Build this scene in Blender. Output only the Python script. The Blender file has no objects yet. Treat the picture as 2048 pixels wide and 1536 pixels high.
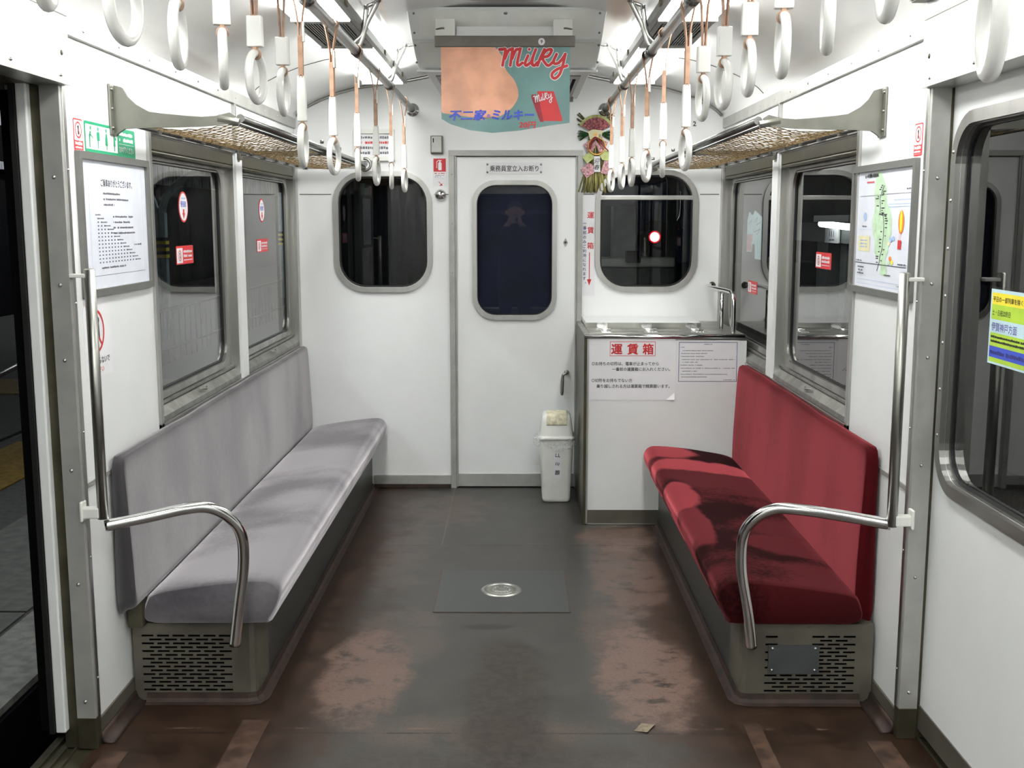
import bpy, bmesh, math, random
from mathutils import Vector, Matrix
from mathutils.geometry import tessellate_polygon
random.seed(7)
sc = bpy.context.scene
COL = sc.collection
PI = math.pi

# ------------------------------------------------------------------ camera, world, exposure
FPX, VPX, VPY, HCAM = 2200.0, 1035.0, 440.0, 1.47
_vy = Vector(((VPX-1024)/FPX, -(VPY-768)/FPX, -1.0)).normalized()      # car axis seen in camera space
_xc = Vector((1, 0, 0)); _xc = (_xc - _vy*_xc.dot(_vy)).normalized()
_zc = _xc.cross(_vy)
ROT = Matrix((_xc, _vy, _zc))
CAMPOS = Vector((0, 0, HCAM))
cd = bpy.data.cameras.new('camera'); cam = bpy.data.objects.new('camera', cd); COL.objects.link(cam)
cam.matrix_world = Matrix.Translation(CAMPOS) @ ROT.to_4x4()
cd.sensor_width = 36.0; cd.lens = FPX/2048*36.0; cd.clip_start = 0.05
sc.camera = cam
w = bpy.data.worlds.new('night'); sc.world = w; w.use_nodes = True
w.node_tree.nodes['Background'].inputs[0].default_value = (0.10, 0.13, 0.22, 1)
w.node_tree.nodes['Background'].inputs[1].default_value = 0.02
sc.view_settings.view_transform = 'Standard'
sc.view_settings.look = 'None'
sc.view_settings.gamma = 1.0
sc.view_settings.use_curve_mapping = False
sc.view_settings.exposure = 0.0
LAMP_POWER = 21.0           # emission of the fluorescent diffusers
def _ray(px, py): return ROT @ Vector(((px-1024)/FPX, -(py-768)/FPX, -1.0))
def onY(px, py, y): d = _ray(px, py); return CAMPOS + d*(y/d.y)
def onX(px, py, x): d = _ray(px, py); return CAMPOS + d*(x/d.x)
def onZ(px, py, z): d = _ray(px, py); return CAMPOS + d*((z-HCAM)/d.z)

# ------------------------------------------------------------------ main dimensions of the car (metres)
XL, XR, D, YB = -1.185, 1.095, 5.96, -6.5
XC = -0.045
JL, JR = 2.912, 2.985        # door jambs
ZD = 1.815                 # head of the side doors

# ------------------------------------------------------------------ materials
MATS = {}
def srgb(r, g, b):
    f = lambda c: (c/255/12.92) if c/255 <= .04045 else ((c/255+.055)/1.055)**2.4
    return (f(r), f(g), f(b), 1)
def newmat(name):
    m = bpy.data.materials.new(name); m.use_nodes = True
    nt = m.node_tree; nt.nodes.clear()
    out = nt.nodes.new('ShaderNodeOutputMaterial'); MATS[name] = m
    return m, nt, out
def node(nt, typ, **kw):
    n = nt.nodes.new(typ)
    for k, v in kw.items():
        if k.startswith('i_'):
            key = k[2:].replace('_', ' ')
            n.inputs[key].default_value = v
        else: setattr(n, k, v)
    return n
def mth(nt, op, a, b=None, c=None, clamp=False):
    n = nt.nodes.new('ShaderNodeMath'); n.operation = op; n.use_clamp = clamp
    for i, x in enumerate((a, b, c)):
        if x is None: continue
        if isinstance(x, (int, float)): n.inputs[i].default_value = x
        else: nt.links.new(x, n.inputs[i])
    return n.outputs[0]
def sstep(nt, x, e0, e1):
    n = nt.nodes.new('ShaderNodeMapRange'); n.interpolation_type = 'SMOOTHSTEP'
    nt.links.new(x, n.inputs['Value'])
    n.inputs['From Min'].default_value = e0; n.inputs['From Max'].default_value = e1
    return n.outputs['Result']
def mixc(nt, fac, a, b, mode='MIX'):
    n = nt.nodes.new('ShaderNodeMix'); n.data_type = 'RGBA'; n.blend_type = mode
    if isinstance(fac, (int, float)): n.inputs[0].default_value = fac
    else: nt.links.new(fac, n.inputs[0])
    for k, x in ((6, a), (7, b)):
        if isinstance(x, tuple): n.inputs[k].default_value = x
        else: nt.links.new(x, n.inputs[k])
    return n.outputs[2]
def noise(nt, vec, scale, detail=4, rough=.55, stretch=None):
    n = nt.nodes.new('ShaderNodeTexNoise'); n.inputs['Scale'].default_value = scale
    n.inputs['Detail'].default_value = detail; n.inputs['Roughness'].default_value = rough
    if stretch:
        mp = nt.nodes.new('ShaderNodeMapping'); mp.inputs['Scale'].default_value = stretch
        nt.links.new(vec, mp.inputs[0]); vec = mp.outputs[0]
    nt.links.new(vec, n.inputs['Vector'])
    return n.outputs['Fac']
def mk(name, col, rough=.5, metal=0.0, var=.06, scale=14, stretch=None, bump=0.0, bscale=200, coat=0, spec=.5, sheen=0, emis=None, estr=0):
    m, nt, out = newmat(name)
    b = nt.nodes.new('ShaderNodeBsdfPrincipled')
    tc = nt.nodes.new('ShaderNodeTexCoord'); vec = tc.outputs['Object']
    f = noise(nt, vec, scale, stretch=stretch)
    dk = tuple(c*(1-var*2.2) for c in col[:3]) + (1,); lt = tuple(min(1, c*(1+var*1.2)) for c in col[:3]) + (1,)
    f2 = sstep(nt, f, .3, .7)
    nt.links.new(mixc(nt, f2, dk, lt), b.inputs['Base Color'])
    nt.links.new(mth(nt, 'MULTIPLY_ADD', f, rough*.3, rough*.85), b.inputs['Roughness'])
    b.inputs['Metallic'].default_value = metal
    b.inputs['Specular IOR Level'].default_value = spec
    b.inputs['Coat Weight'].default_value = coat
    b.inputs['Coat Roughness'].default_value = .08
    if emis: b.inputs['Emission Color'].default_value = emis; b.inputs['Emission Strength'].default_value = estr
    if bump:
        bn = nt.nodes.new('ShaderNodeBump'); bn.inputs['Strength'].default_value = bump; bn.inputs['Distance'].default_value = .002
        nt.links.new(noise(nt, vec, bscale, 2), bn.inputs['Height']); nt.links.new(bn.outputs[0], b.inputs['Normal'])
    nt.links.new(b.outputs[0], out.inputs[0])
    return m
def emit(name, col, s):
    m, nt, out = newmat(name)
    e = node(nt, 'ShaderNodeEmission'); e.inputs[0].default_value = col; e.inputs[1].default_value = s
    nt.links.new(e.outputs[0], out.inputs[0]); return m

PAINTE = mk('end wall paint with painted light', (.86, .872, .87, 1), .3, var=.012, scale=3, bump=.04, bscale=350)  # wall paint made lighter: the stronger light on the end wall is in its colour
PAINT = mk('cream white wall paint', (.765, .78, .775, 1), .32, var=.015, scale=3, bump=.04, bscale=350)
CEILP = mk('glossy white ceiling panel', (.86, .87, .86, 1), .14, var=.02, scale=2, coat=.6)
SHEETW = mk('white painted sheet', (.74, .76, .75, 1), .35, var=.02, scale=5)
SILL = mk('grimy window sill metal', (.24, .24, .22, 1), .42, .6, var=.14, scale=16)
PLATEM = mk('blue grey cover plate', (.075, .08, .085, 1), .5, .3, var=.05)
FRAME = mk('grey anodised frame', (.20, .20, .19, 1), .4, .5, var=.05, scale=9)
RACKM = mk('olive grey cast bracket', (.22, .22, .19, 1), .38, .75, var=.08, scale=8)
ALU = mk('dull aluminium', (.49, .49, .47, 1), .34, 1, var=.06, scale=9, stretch=(1, 1, .1))
ALUP = mk('grey painted aluminium trim', (.40, .40, .38, 1), .4, .35, var=.06, scale=9)
STEEL = mk('stained stainless steel', (.40, .40, .37, 1), .36, 1, var=.16, scale=7, stretch=(1, 1, .2))
OLIVE = mk('olive grey steel panel', (.130, .121, .096, 1), .45, .35, var=.1, scale=6)
DKSTEEL = mk('dark bronze steel', (.085, .078, .05, 1), .4, .6, var=.15, scale=8)
CHROME = mk('polished chrome tube', (.70, .70, .69, 1), .13, 1, var=.03, scale=6)
RUBBER = mk('black rubber', (.008, .008, .008, 1), .5, var=.1)
BLACK = mk('black void paint', (.005, .005, .006, 1), .8, var=.1, spec=.05)
PLASTW = mk('white moulded plastic', (.76, .77, .73, 1), .3, var=.02, spec=.5)
RINGP = mk('ivory grey ring plastic', (.74, .74, .71, 1), .25, var=.02)
LEATHER = mk('tan vinyl strap', (.40, .235, .15, 1), .5, var=.12, scale=40)
PIPE = mk('grey steel rail', (.24, .24, .23, 1), .25, .9, var=.06)
CLAMP = mk('grey brown clamp bar', (.16, .15, .13, 1), .45, .3, var=.06)
PAPER = mk('white paper', (.80, .80, .82, 1), .55, var=.01)
PAPERB = mk('pale blue white paper', (.70, .73, .80, 1), .3, var=.02)
INK = mk('black ink', (.015, .015, .02, 1), .6, var=.05)
INKG = mk('grey ink', (.16, .16, .19, 1), .6, var=.05)
INKB = mk('dark blue ink', (.03, .03, .16, 1), .6, var=.05)
RED = mk('red print', (.60, .03, .035, 1), .5, var=.04)
REDL = mk('bright red vinyl', (.72, .04, .045, 1), .4, var=.04)
GREEN = mk('green vinyl', (.01, .34, .16, 1), .4, var=.03)
BLUE = mk('blue print', (.05, .09, .55, 1), .5, var=.04)
BLUEL = mk('light blue print', (.35, .50, .75, 1), .5, var=.04)
YELLOW = mk('yellow print', (.85, .70, .04, 1), .5, var=.04)
LIME = mk('lime green print', (.42, .62, .05, 1), .5, var=.05)
SKYP = mk('pale cyan print', (.50, .68, .74, 1), .5, var=.04)
MAPG = mk('pale map green', (.50, .68, .47, 1), .4, var=.08, scale=30)
ORANGE = mk('orange print', (.80, .22, .03, 1), .5, var=.04)
CREAM = mk('cream yellow print', (.72, .68, .42, 1), .5, var=.04)
TEAL = mk('teal poster print', (.15, .28, .27, 1), .45, var=.07, scale=6)
PEACH = mk('peach poster print', (.74, .38, .25, 1), .45, var=.1, scale=7)
PURPLE = mk('violet print', (.12, .10, .36, 1), .5, var=.05)
STRAW = mk('dried straw', (.33, .30, .10, 1), .7, var=.35, scale=120, stretch=(1, 1, .1))
STRAWD = mk('dark straw', (.13, .12, .045, 1), .8, var=.3, scale=100)
PINE = mk('dark green pine', (.015, .09, .015, 1), .7, var=.4, scale=120)
FANPINK = mk('pink patterned fan paper', (.45, .14, .16, 1), .6, var=.35, scale=90)
PAPPINK = mk('pink floral paper', (.62, .33, .36, 1), .6, var=.28, scale=110)
PAPGRN = mk('pale green paper', (.50, .56, .22, 1), .6, var=.08, scale=60)
GOLD = mk('gold cord', (.75, .42, .10, 1), .35, .3, var=.1)
REDCORD = mk('dark red cord', (.30, .015, .03, 1), .5, var=.1)
BAGM = None
ROPE = mk('tan rope netting', (.30, .21, .10, 1), .7, var=.35, scale=160)
BROWNL = mk('brown linoleum cove', (.034, .017, .011, 1), .65, var=.25, scale=20)
BROWNT = mk('worn brown floor tape', (.070, .037, .024, 1), .45, var=.25, scale=18)
BEIGE = mk('crumpled beige paper', (.20, .165, .11, 1), .7, var=.15, scale=60)
DOMEM = mk('dark grey fan cover', (.20, .20, .185, 1), .45, var=.03)
IVORY = mk('stained ivory plastic', (.70, .66, .48, 1), .5, var=.14, scale=40)
SLOTG = mk('grey vent slats', (.20, .20, .19, 1), .4, .5, var=.05)
LAMP = emit('fluorescent diffuser', (1.0, 1.0, .97, 1), LAMP_POWER)

def glass(name, tint=(.86, .9, .88, 1), k=1.0):
    m, nt, out = newmat(name)
    geo = nt.nodes.new('ShaderNodeNewGeometry')
    dt = nt.nodes.new('ShaderNodeVectorMath'); dt.operation = 'DOT_PRODUCT'
    nt.links.new(geo.outputs['Normal'], dt.inputs[0]); nt.links.new(geo.outputs['Incoming'], dt.inputs[1])
    c = mth(nt, 'ABSOLUTE', dt.outputs['Value'])
    p = mth(nt, 'POWER', mth(nt, 'SUBTRACT', 1.0, c), 5.0)
    r = mth(nt, 'MULTIPLY_ADD', p, .957, .043)
    r2 = mth(nt, 'MULTIPLY', mth(nt, 'DIVIDE', mth(nt, 'MULTIPLY', r, 2.0), mth(nt, 'ADD', r, 1.0)), k, clamp=True)
    tr = nt.nodes.new('ShaderNodeBsdfTransparent'); tr.inputs[0].default_value = tint
    gl = nt.nodes.new('ShaderNodeBsdfGlossy'); gl.inputs['Roughness'].default_value = .01
    mx = nt.nodes.new('ShaderNodeMixShader'); nt.links.new(r2, mx.inputs[0])
    nt.links.new(tr.outputs[0], mx.inputs[1]); nt.links.new(gl.outputs[0], mx.inputs[2])
    nt.links.new(mx.outputs[0], out.inputs[0]); return m
GLASS = glass('window glass')
GLASSC = glass('cab window glass', (.80, .84, .84, 1), .5)

def film(name, col, a):
    m, nt, out = newmat(name)
    tr = nt.nodes.new('ShaderNodeBsdfTransparent'); df = nt.nodes.new('ShaderNodeBsdfPrincipled')
    df.inputs['Base Color'].default_value = col; df.inputs['Roughness'].default_value = .25
    tc = nt.nodes.new('ShaderNodeTexCoord')
    f = sstep(nt, noise(nt, tc.outputs['Object'], 45, 3), .35, .75)
    mx = nt.nodes.new('ShaderNodeMixShader'); nt.links.new(mth(nt, 'MULTIPLY_ADD', f, a, a*.35), mx.inputs[0])
    nt.links.new(tr.outputs[0], mx.inputs[1]); nt.links.new(df.outputs[0], mx.inputs[2]); nt.links.new(mx.outputs[0], out.inputs[0])
    return m
BAGM = film('clear plastic film', (.85, .87, .88, 1), .38)

def velvet(name, dark, light, sheencol, lo, hi, thr=(.44, .62), marks=(), rough=.32):
    """Velour whose pile lies in different directions: brushed patches reflect more of the pile sheen."""
    m, nt, out = newmat(name)
    b = nt.nodes.new('ShaderNodeBsdfPrincipled'); tc = nt.nodes.new('ShaderNodeTexCoord'); vec = tc.outputs['Object']
    n1 = noise(nt, vec, 3.0, 2.5, .45, stretch=(.6, 1.0, .6)); n2 = noise(nt, vec, 60, 3, .6)
    f = sstep(nt, mth(nt, 'MULTIPLY_ADD', n2, .16, mth(nt, 'MULTIPLY', n1, .9)), *thr)
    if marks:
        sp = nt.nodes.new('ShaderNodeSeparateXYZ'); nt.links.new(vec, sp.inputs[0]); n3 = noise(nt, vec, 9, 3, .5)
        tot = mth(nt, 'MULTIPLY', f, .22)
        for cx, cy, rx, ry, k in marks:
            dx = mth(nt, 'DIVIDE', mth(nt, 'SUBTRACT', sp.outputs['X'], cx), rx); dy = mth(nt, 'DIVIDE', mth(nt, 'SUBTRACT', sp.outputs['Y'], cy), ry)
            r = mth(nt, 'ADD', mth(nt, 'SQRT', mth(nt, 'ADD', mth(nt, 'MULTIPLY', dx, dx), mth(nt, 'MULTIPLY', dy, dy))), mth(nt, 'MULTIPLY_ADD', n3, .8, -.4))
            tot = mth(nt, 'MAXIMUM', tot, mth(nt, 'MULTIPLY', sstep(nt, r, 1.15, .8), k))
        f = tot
    nt.links.new(mixc(nt, f, dark, light), b.inputs['Base Color'])
    b.inputs['Roughness'].default_value = .9; b.inputs['Specular IOR Level'].default_value = .1
    sh = nt.nodes.new('ShaderNodeBsdfSheen'); sh.distribution = 'ASHIKHMIN'; sh.inputs['Roughness'].default_value = rough
    nt.links.new(mixc(nt, mth(nt, 'MULTIPLY_ADD', f, hi-lo, lo), (0, 0, 0, 1), sheencol), sh.inputs['Color'])
    bn = nt.nodes.new('ShaderNodeBump'); bn.inputs['Strength'].default_value = .25; bn.inputs['Distance'].default_value = .002
    nt.links.new(noise(nt, vec, 500, 2), bn.inputs['Height']); nt.links.new(bn.outputs[0], b.inputs['Normal'])
    ad = nt.nodes.new('ShaderNodeAddShader'); nt.links.new(b.outputs[0], ad.inputs[0]); nt.links.new(sh.outputs[0], ad.inputs[1])
    nt.links.new(ad.outputs[0], out.inputs[0]); return m
LILAC = velvet('lilac grey velour', (.050, .045, .054, 1), (.150, .142, .152, 1), (.92, .88, .92, 1), .50, .72, (.40, .64))
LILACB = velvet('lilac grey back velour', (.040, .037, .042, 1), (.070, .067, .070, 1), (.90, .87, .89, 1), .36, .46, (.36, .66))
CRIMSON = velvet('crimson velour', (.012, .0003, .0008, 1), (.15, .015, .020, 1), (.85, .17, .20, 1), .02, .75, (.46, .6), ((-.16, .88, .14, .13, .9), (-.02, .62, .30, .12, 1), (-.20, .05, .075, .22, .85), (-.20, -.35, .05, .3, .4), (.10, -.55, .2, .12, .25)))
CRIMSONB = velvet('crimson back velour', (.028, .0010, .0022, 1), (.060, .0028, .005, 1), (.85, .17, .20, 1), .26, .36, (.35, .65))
def perforated():
    m, nt, out = newmat('perforated grey steel mesh')
    b = nt.nodes.new('ShaderNodeBsdfPrincipled'); tc = nt.nodes.new('ShaderNodeTexCoord')
    sp = nt.nodes.new('ShaderNodeSeparateXYZ'); nt.links.new(tc.outputs['Object'], sp.inputs[0])
    a = mth(nt, 'SINE', mth(nt, 'MULTIPLY', mth(nt, 'ADD', sp.outputs['Y'], sp.outputs['Z']), 420))
    c = mth(nt, 'SINE', mth(nt, 'MULTIPLY', mth(nt, 'SUBTRACT', sp.outputs['Y'], sp.outputs['Z']), 420))
    f = sstep(nt, mth(nt, 'MULTIPLY', a, c), .05, .25)
    nt.links.new(mixc(nt, f, (.105, .105, .098, 1), (.01, .01, .01, 1)), b.inputs['Base Color'])
    b.inputs['Roughness'].default_value = .4; b.inputs['Metallic'].default_value = .5
    nt.links.new(b.outputs[0], out.inputs[0]); return m
PERF = perforated()

def floor_mat():
    m, nt, out = newmat('worn brown linoleum')
    b = nt.nodes.new('ShaderNodeBsdfPrincipled'); tc = nt.nodes.new('ShaderNodeTexCoord'); vec = tc.outputs['Object']
    sp = nt.nodes.new('ShaderNodeSeparateXYZ'); nt.links.new(vec, sp.inputs[0]); X, Y = sp.outputs['X'], sp.outputs['Y']
    nb = noise(nt, vec, 1.7, 5, .6); nm = noise(nt, vec, 6.5, 8, .68); nf = noise(nt, vec, 110, 3, .6); nh = noise(nt, vec, 28, 5, .7)
    ns = noise(nt, vec, 10, 8, .72, stretch=(.8, 1.0, 1))
    def blob(cx, cy, rx, ry, lo=1.2, hi=.75, wob=1.5):
        dx = mth(nt, 'DIVIDE', mth(nt, 'SUBTRACT', X, cx), rx); dy = mth(nt, 'DIVIDE', mth(nt, 'SUBTRACT', Y, cy), ry)
        r = mth(nt, 'SQRT', mth(nt, 'ADD', mth(nt, 'MULTIPLY', dx, dx), mth(nt, 'MULTIPLY', dy, dy)))
        return sstep(nt, mth(nt, 'ADD', r, mth(nt, 'MULTIPLY_ADD', nm, wob, -wob/2)), lo, hi)
    ax = mth(nt, 'ABSOLUTE', mth(nt, 'ADD', X, .06))
    aisle = sstep(nt, mth(nt, 'ADD', mth(nt, 'ADD', ax, mth(nt, 'MULTIPLY_ADD', nb, .35, -.175)), mth(nt, 'MULTIPLY_ADD', nm, .5, -.25)), .60, .38)
    base = mixc(nt, sstep(nt, nm, .32, .68), (.017, .0082, .0045, 1), (.040, .0205, .0120, 1))
    grey = mixc(nt, sstep(nt, nm, .3, .72), (.034, .031, .027, 1), (.055, .052, .046, 1))
    c = mixc(nt, aisle, base, grey)
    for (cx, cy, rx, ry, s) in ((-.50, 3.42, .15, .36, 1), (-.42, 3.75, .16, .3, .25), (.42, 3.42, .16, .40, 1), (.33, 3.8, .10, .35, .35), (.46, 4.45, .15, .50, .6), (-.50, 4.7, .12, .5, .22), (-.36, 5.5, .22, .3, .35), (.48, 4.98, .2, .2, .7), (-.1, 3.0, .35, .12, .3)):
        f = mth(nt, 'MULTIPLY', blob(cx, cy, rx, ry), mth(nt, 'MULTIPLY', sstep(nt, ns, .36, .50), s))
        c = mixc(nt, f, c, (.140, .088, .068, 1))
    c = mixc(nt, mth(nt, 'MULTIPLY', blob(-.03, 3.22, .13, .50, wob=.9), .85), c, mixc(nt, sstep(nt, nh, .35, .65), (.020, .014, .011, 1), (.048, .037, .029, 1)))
    c = mixc(nt, mth(nt, 'MULTIPLY', blob(-.1, 3.84, .09, .03), .8), c, (.016, .013, .011, 1))
    c = mixc(nt, mth(nt, 'MULTIPLY', blob(-.0, 2.72, .6, .22), .6), c, mixc(nt, sstep(nt, nh, .35, .65), (.022, .015, .011, 1), (.046, .036, .028, 1)))
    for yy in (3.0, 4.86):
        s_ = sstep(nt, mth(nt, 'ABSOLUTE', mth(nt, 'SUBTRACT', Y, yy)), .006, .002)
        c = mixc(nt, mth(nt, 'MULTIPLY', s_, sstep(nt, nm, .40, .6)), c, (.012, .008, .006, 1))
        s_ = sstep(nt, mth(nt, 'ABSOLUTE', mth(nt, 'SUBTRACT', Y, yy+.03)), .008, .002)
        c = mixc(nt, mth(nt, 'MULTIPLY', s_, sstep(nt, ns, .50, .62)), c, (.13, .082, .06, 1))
    s_ = sstep(nt, mth(nt, 'ABSOLUTE', mth(nt, 'SUBTRACT', X, -.345)), .006, .002)
    s_ = mth(nt, 'MULTIPLY', s_, sstep(nt, Y, 4.86, 4.88))
    c = mixc(nt, mth(nt, 'MULTIPLY', s_, .6), c, (.13, .10, .08, 1))
    c = mixc(nt, mth(nt, 'MULTIPLY', sstep(nt, nf, .48, .72), .4), c, (.018, .013, .010, 1))
    nt.links.new(c, b.inputs['Base Color'])
    nt.links.new(mth(nt, 'MULTIPLY_ADD', nm, .30, .22), b.inputs['Roughness']); b.inputs['Specular IOR Level'].default_value = .36
    bn = nt.nodes.new('ShaderNodeBump'); bn.inputs['Strength'].default_value = .05; bn.inputs['Distance'].default_value = .002
    nt.links.new(nb, bn.inputs['Height']); nt.links.new(bn.outputs[0], b.inputs['Normal'])
    nt.links.new(b.outputs[0], out.inputs[0]); return m
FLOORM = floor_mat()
HATCHM = mk('grey rubber floor sheet', (.043, .046, .044, 1), .38, var=.1, scale=9)
ASPH = mk('dark asphalt', (.055, .055, .05, 1), .8, var=.2, scale=30)
STONE = mk('pale edge stone', (.20, .20, .18, 1), .7, var=.15, scale=20)
TACT = mk('yellow tactile paving', (.17, .105, .015, 1), .7, var=.2, scale=25)
SLAB = mk('grey paving slab', (.10, .10, .092, 1), .75, var=.15, scale=15)
COLBLUE = mk('pale blue painted steel', (.30, .42, .45, 1), .45, var=.08)
BANNER = mk('pale grey banner', (.66, .66, .78, 1), .6, var=.35, scale=6, stretch=(1, 2.5, .3))
STATION = mk('grey station cladding', (.16, .175, .175, 1), .6, var=.08)
NAVY = mk('navy blue cloth', (.010, .011, .032, 1), .85, var=.2, scale=5)
CABG = mk('dark cab enamel', (.05, .055, .055, 1), .5, var=.15)
CABL = mk('light grey cab locker', (.38, .39, .39, 1), .5, var=.05)

# ------------------------------------------------------------------ mesh helpers
_TXT = {}
def text_mesh(body, bold=0.0, shear=0.0, spacing=1.0, line=1.0):
    key = (body, bold, shear, spacing, line)
    if key in _TXT: return _TXT[key]
    c = bpy.data.curves.new('lettering', 'FONT'); c.body = body; c.size = 1; c.offset = bold; c.shear = shear
    c.space_character = spacing; c.space_line = line; c.resolution_u = 2; c.align_x = 'LEFT'
    o = bpy.data.objects.new('lettering', c); COL.objects.link(o)
    dg = bpy.context.evaluated_depsgraph_get(); dg.update()
    me = bpy.data.meshes.new_from_object(o.evaluated_get(dg))
    V = [(v.co.x, v.co.y) for v in me.vertices]; Fc = [tuple(p.vertices) for p in me.polygons]
    bpy.data.objects.remove(o); bpy.data.curves.remove(c); bpy.data.meshes.remove(me)
    _TXT[key] = (V, Fc); return V, Fc
class Surf:
    """A flat writing surface: origin, reading direction, up direction, outward normal."""
    def __init__(s, o, ux, uy):
        s.o = Vector(o); s.ux = Vector(ux).normalized(); s.uy = Vector(uy).normalized(); s.n = s.ux.cross(s.uy)
    def p(s, u, v, w=0): return s.o + s.ux*u + s.uy*v + s.n*w
def SL(y, z, x=XL): return Surf((x, y, z), (0, 1, 0), (0, 0, 1))      # left wall, facing the aisle
def SR(y, z, x=XR): return Surf((x, y, z), (0, -1, 0), (0, 0, 1))     # right wall
def SE(x, z, y=D): return Surf((x, y, z), (1, 0, 0), (0, 0, 1))       # end wall
def rr(x0, x1, y0, y1, r, n=8):
    pts = []
    r = max(1e-4, min(r, (x1-x0)/2-1e-5, (y1-y0)/2-1e-5))
    for cx, cy, a0 in ((x1-r, y1-r, 0), (x0+r, y1-r, 90), (x0+r, y0+r, 180), (x1-r, y0+r, 270)):
        for k in range(n+1):
            a = math.radians(a0+90*k/n); pts.append((cx+r*math.cos(a), cy+r*math.sin(a)))
    return pts
def circ(cx, cy, r, n=24, ry=None): return [(cx+r*math.cos(2*PI*k/n), cy+(ry or r)*math.sin(2*PI*k/n)) for k in range(n)]
def catmull(pts, n=6):
    P = [Vector(p) for p in pts]; out = []
    for i in range(len(P)-1):
        a, b, c, d = P[max(i-1, 0)], P[i], P[i+1], P[min(i+2, len(P)-1)]
        for k in range(n):
            t = k/n
            out.append(.5*((2*b)+(c-a)*t+(2*a-5*b+4*c-d)*t*t+(3*b-a-3*c+d)*t**3))
    out.append(P[-1]); return out
class MB:
    def __init__(s): s.v = []; s.f = []; s.m = []; s.s = []
    def add(s, vs, fs, mi=0, sm=False):
        o = len(s.v); s.v += [Vector(v) for v in vs]
        for f in fs: s.f.append(tuple(i+o for i in f)); s.m.append(mi); s.s.append(sm)
        return s
    def box(s, x0, x1, y0, y1, z0, z1, mi=0):
        x0, x1 = sorted((x0, x1)); y0, y1 = sorted((y0, y1)); z0, z1 = sorted((z0, z1))
        vs = [(x, y, z) for x in (x0, x1) for y in (y0, y1) for z in (z0, z1)]
        return s.add(vs, [(0, 1, 3, 2), (4, 6, 7, 5), (0, 4, 5, 1), (2, 3, 7, 6), (0, 2, 6, 4), (1, 5, 7, 3)], mi)
    def quad(s, a, b, c, d, mi=0): return s.add([a, b, c, d], [(0, 1, 2, 3)], mi)
    def tube(s, pts, r, n=10, mi=0, closed=False, flat=None):
        P = [Vector(p) for p in pts]; N = len(P); rs = r if isinstance(r, (list, tuple)) else [r]*N
        T = []
        for i in range(N):
            a = P[(i-1) % N] if (closed or i > 0) else P[i]; b = P[(i+1) % N] if (closed or i < N-1) else P[i]
            T.append((b-a).normalized())
        up = Vector((0, 0, 1)) if abs(T[0].z) < .9 else Vector((1, 0, 0))
        nrm = (up-T[0]*up.dot(T[0])).normalized(); vs = []
        for i in range(N):
            nrm = (nrm-T[i]*nrm.dot(T[i])); nrm.normalize(); bi = T[i].cross(nrm)
            for k in range(n):
                a = 2*PI*k/n; ca, sa = math.cos(a), math.sin(a)
                if flat: sa *= flat
                vs.append(P[i]+nrm*(rs[i]*ca)+bi*(rs[i]*sa))
        fs = []
        for i in range(N if closed else N-1):
            j = (i+1) % N
            for k in range(n): fs.append((i*n+k, i*n+(k+1) % n, j*n+(k+1) % n, j*n+k))
        s.add(vs, fs, mi, True)
        if not closed:
            o = len(s.v)-len(vs)
            s.f.append(tuple(o+k for k in range(n))[::-1]); s.m.append(mi); s.s.append(False)
            s.f.append(tuple(o+(N-1)*n+k for k in range(n))); s.m.append(mi); s.s.append(False)
        return s
    def cyl(s, a, b, r, n=16, mi=0, r2=None): return s.tube([a, b], [r, r if r2 is None else r2], n, mi)
    def lathe(s, prof, o, axis=(0, 0, 1), n=28, mi=0):
        ax = Vector(axis).normalized(); t = Vector((1, 0, 0)) if abs(ax.x) < .9 else Vector((0, 1, 0))
        e1 = (t-ax*t.dot(ax)).normalized(); e2 = ax.cross(e1); o = Vector(o); vs = []
        for (r, h) in prof:
            for k in range(n):
                a = 2*PI*k/n; vs.append(o+ax*h+e1*(max(r, 1e-5)*math.cos(a))+e2*(max(r, 1e-5)*math.sin(a)))
        fs = [(i*n+k, i*n+(k+1) % n, (i+1)*n+(k+1) % n, (i+1)*n+k) for i in range(len(prof)-1) for k in range(n)]
        return s.add(vs, fs, mi, True)
    def plate(s, outer, holes, fn, t, mi=0, mside=None):
        """Flat slab with holes; fn(u, v, w) -> point, w from 0 (front) to t (back)."""
        loops = [outer]+list(holes); vs = [p for l in loops for p in l]
        tris = tessellate_polygon([[Vector((u, v, 0)) for u, v in l] for l in loops])
        n = len(vs)
        V = [fn(u, v, 0) for u, v in vs]; F = [tuple(q) for q in tris]
        s.add(V, F, mi)
        if t:
            s.add([fn(u, v, t) for u, v in vs], [tuple(q)[::-1] for q in tris], mi)
            for l in loops:
                k = len(l)
                s.add([fn(u, v, 0) for u, v in l]+[fn(u, v, t) for u, v in l], [(i, (i+1) % k, k+(i+1) % k, k+i) for i in range(k)], mi if mside is None else mside)
        return s
    def poly(s, S, pts, w=.001, mi=0, holes=()): return s.plate(pts, holes, lambda u, v, q: S.p(u, v, w), 0, mi)
    def rect(s, S, u0, u1, v0, v1, w=.001, mi=0): return s.add([S.p(u0, v0, w), S.p(u1, v0, w), S.p(u1, v1, w), S.p(u0, v1, w)], [(0, 1, 2, 3)], mi)
    def slab(s, S, u0, u1, v0, v1, t=.002, mi=0, r=0, w0=0):
        return s.plate(rr(u0, u1, v0, v1, r, 5) if r else [(u0, v0), (u1, v0), (u1, v1), (u0, v1)], [], lambda u, v, q: S.p(u, v, w0+t-q), t, mi)
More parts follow.
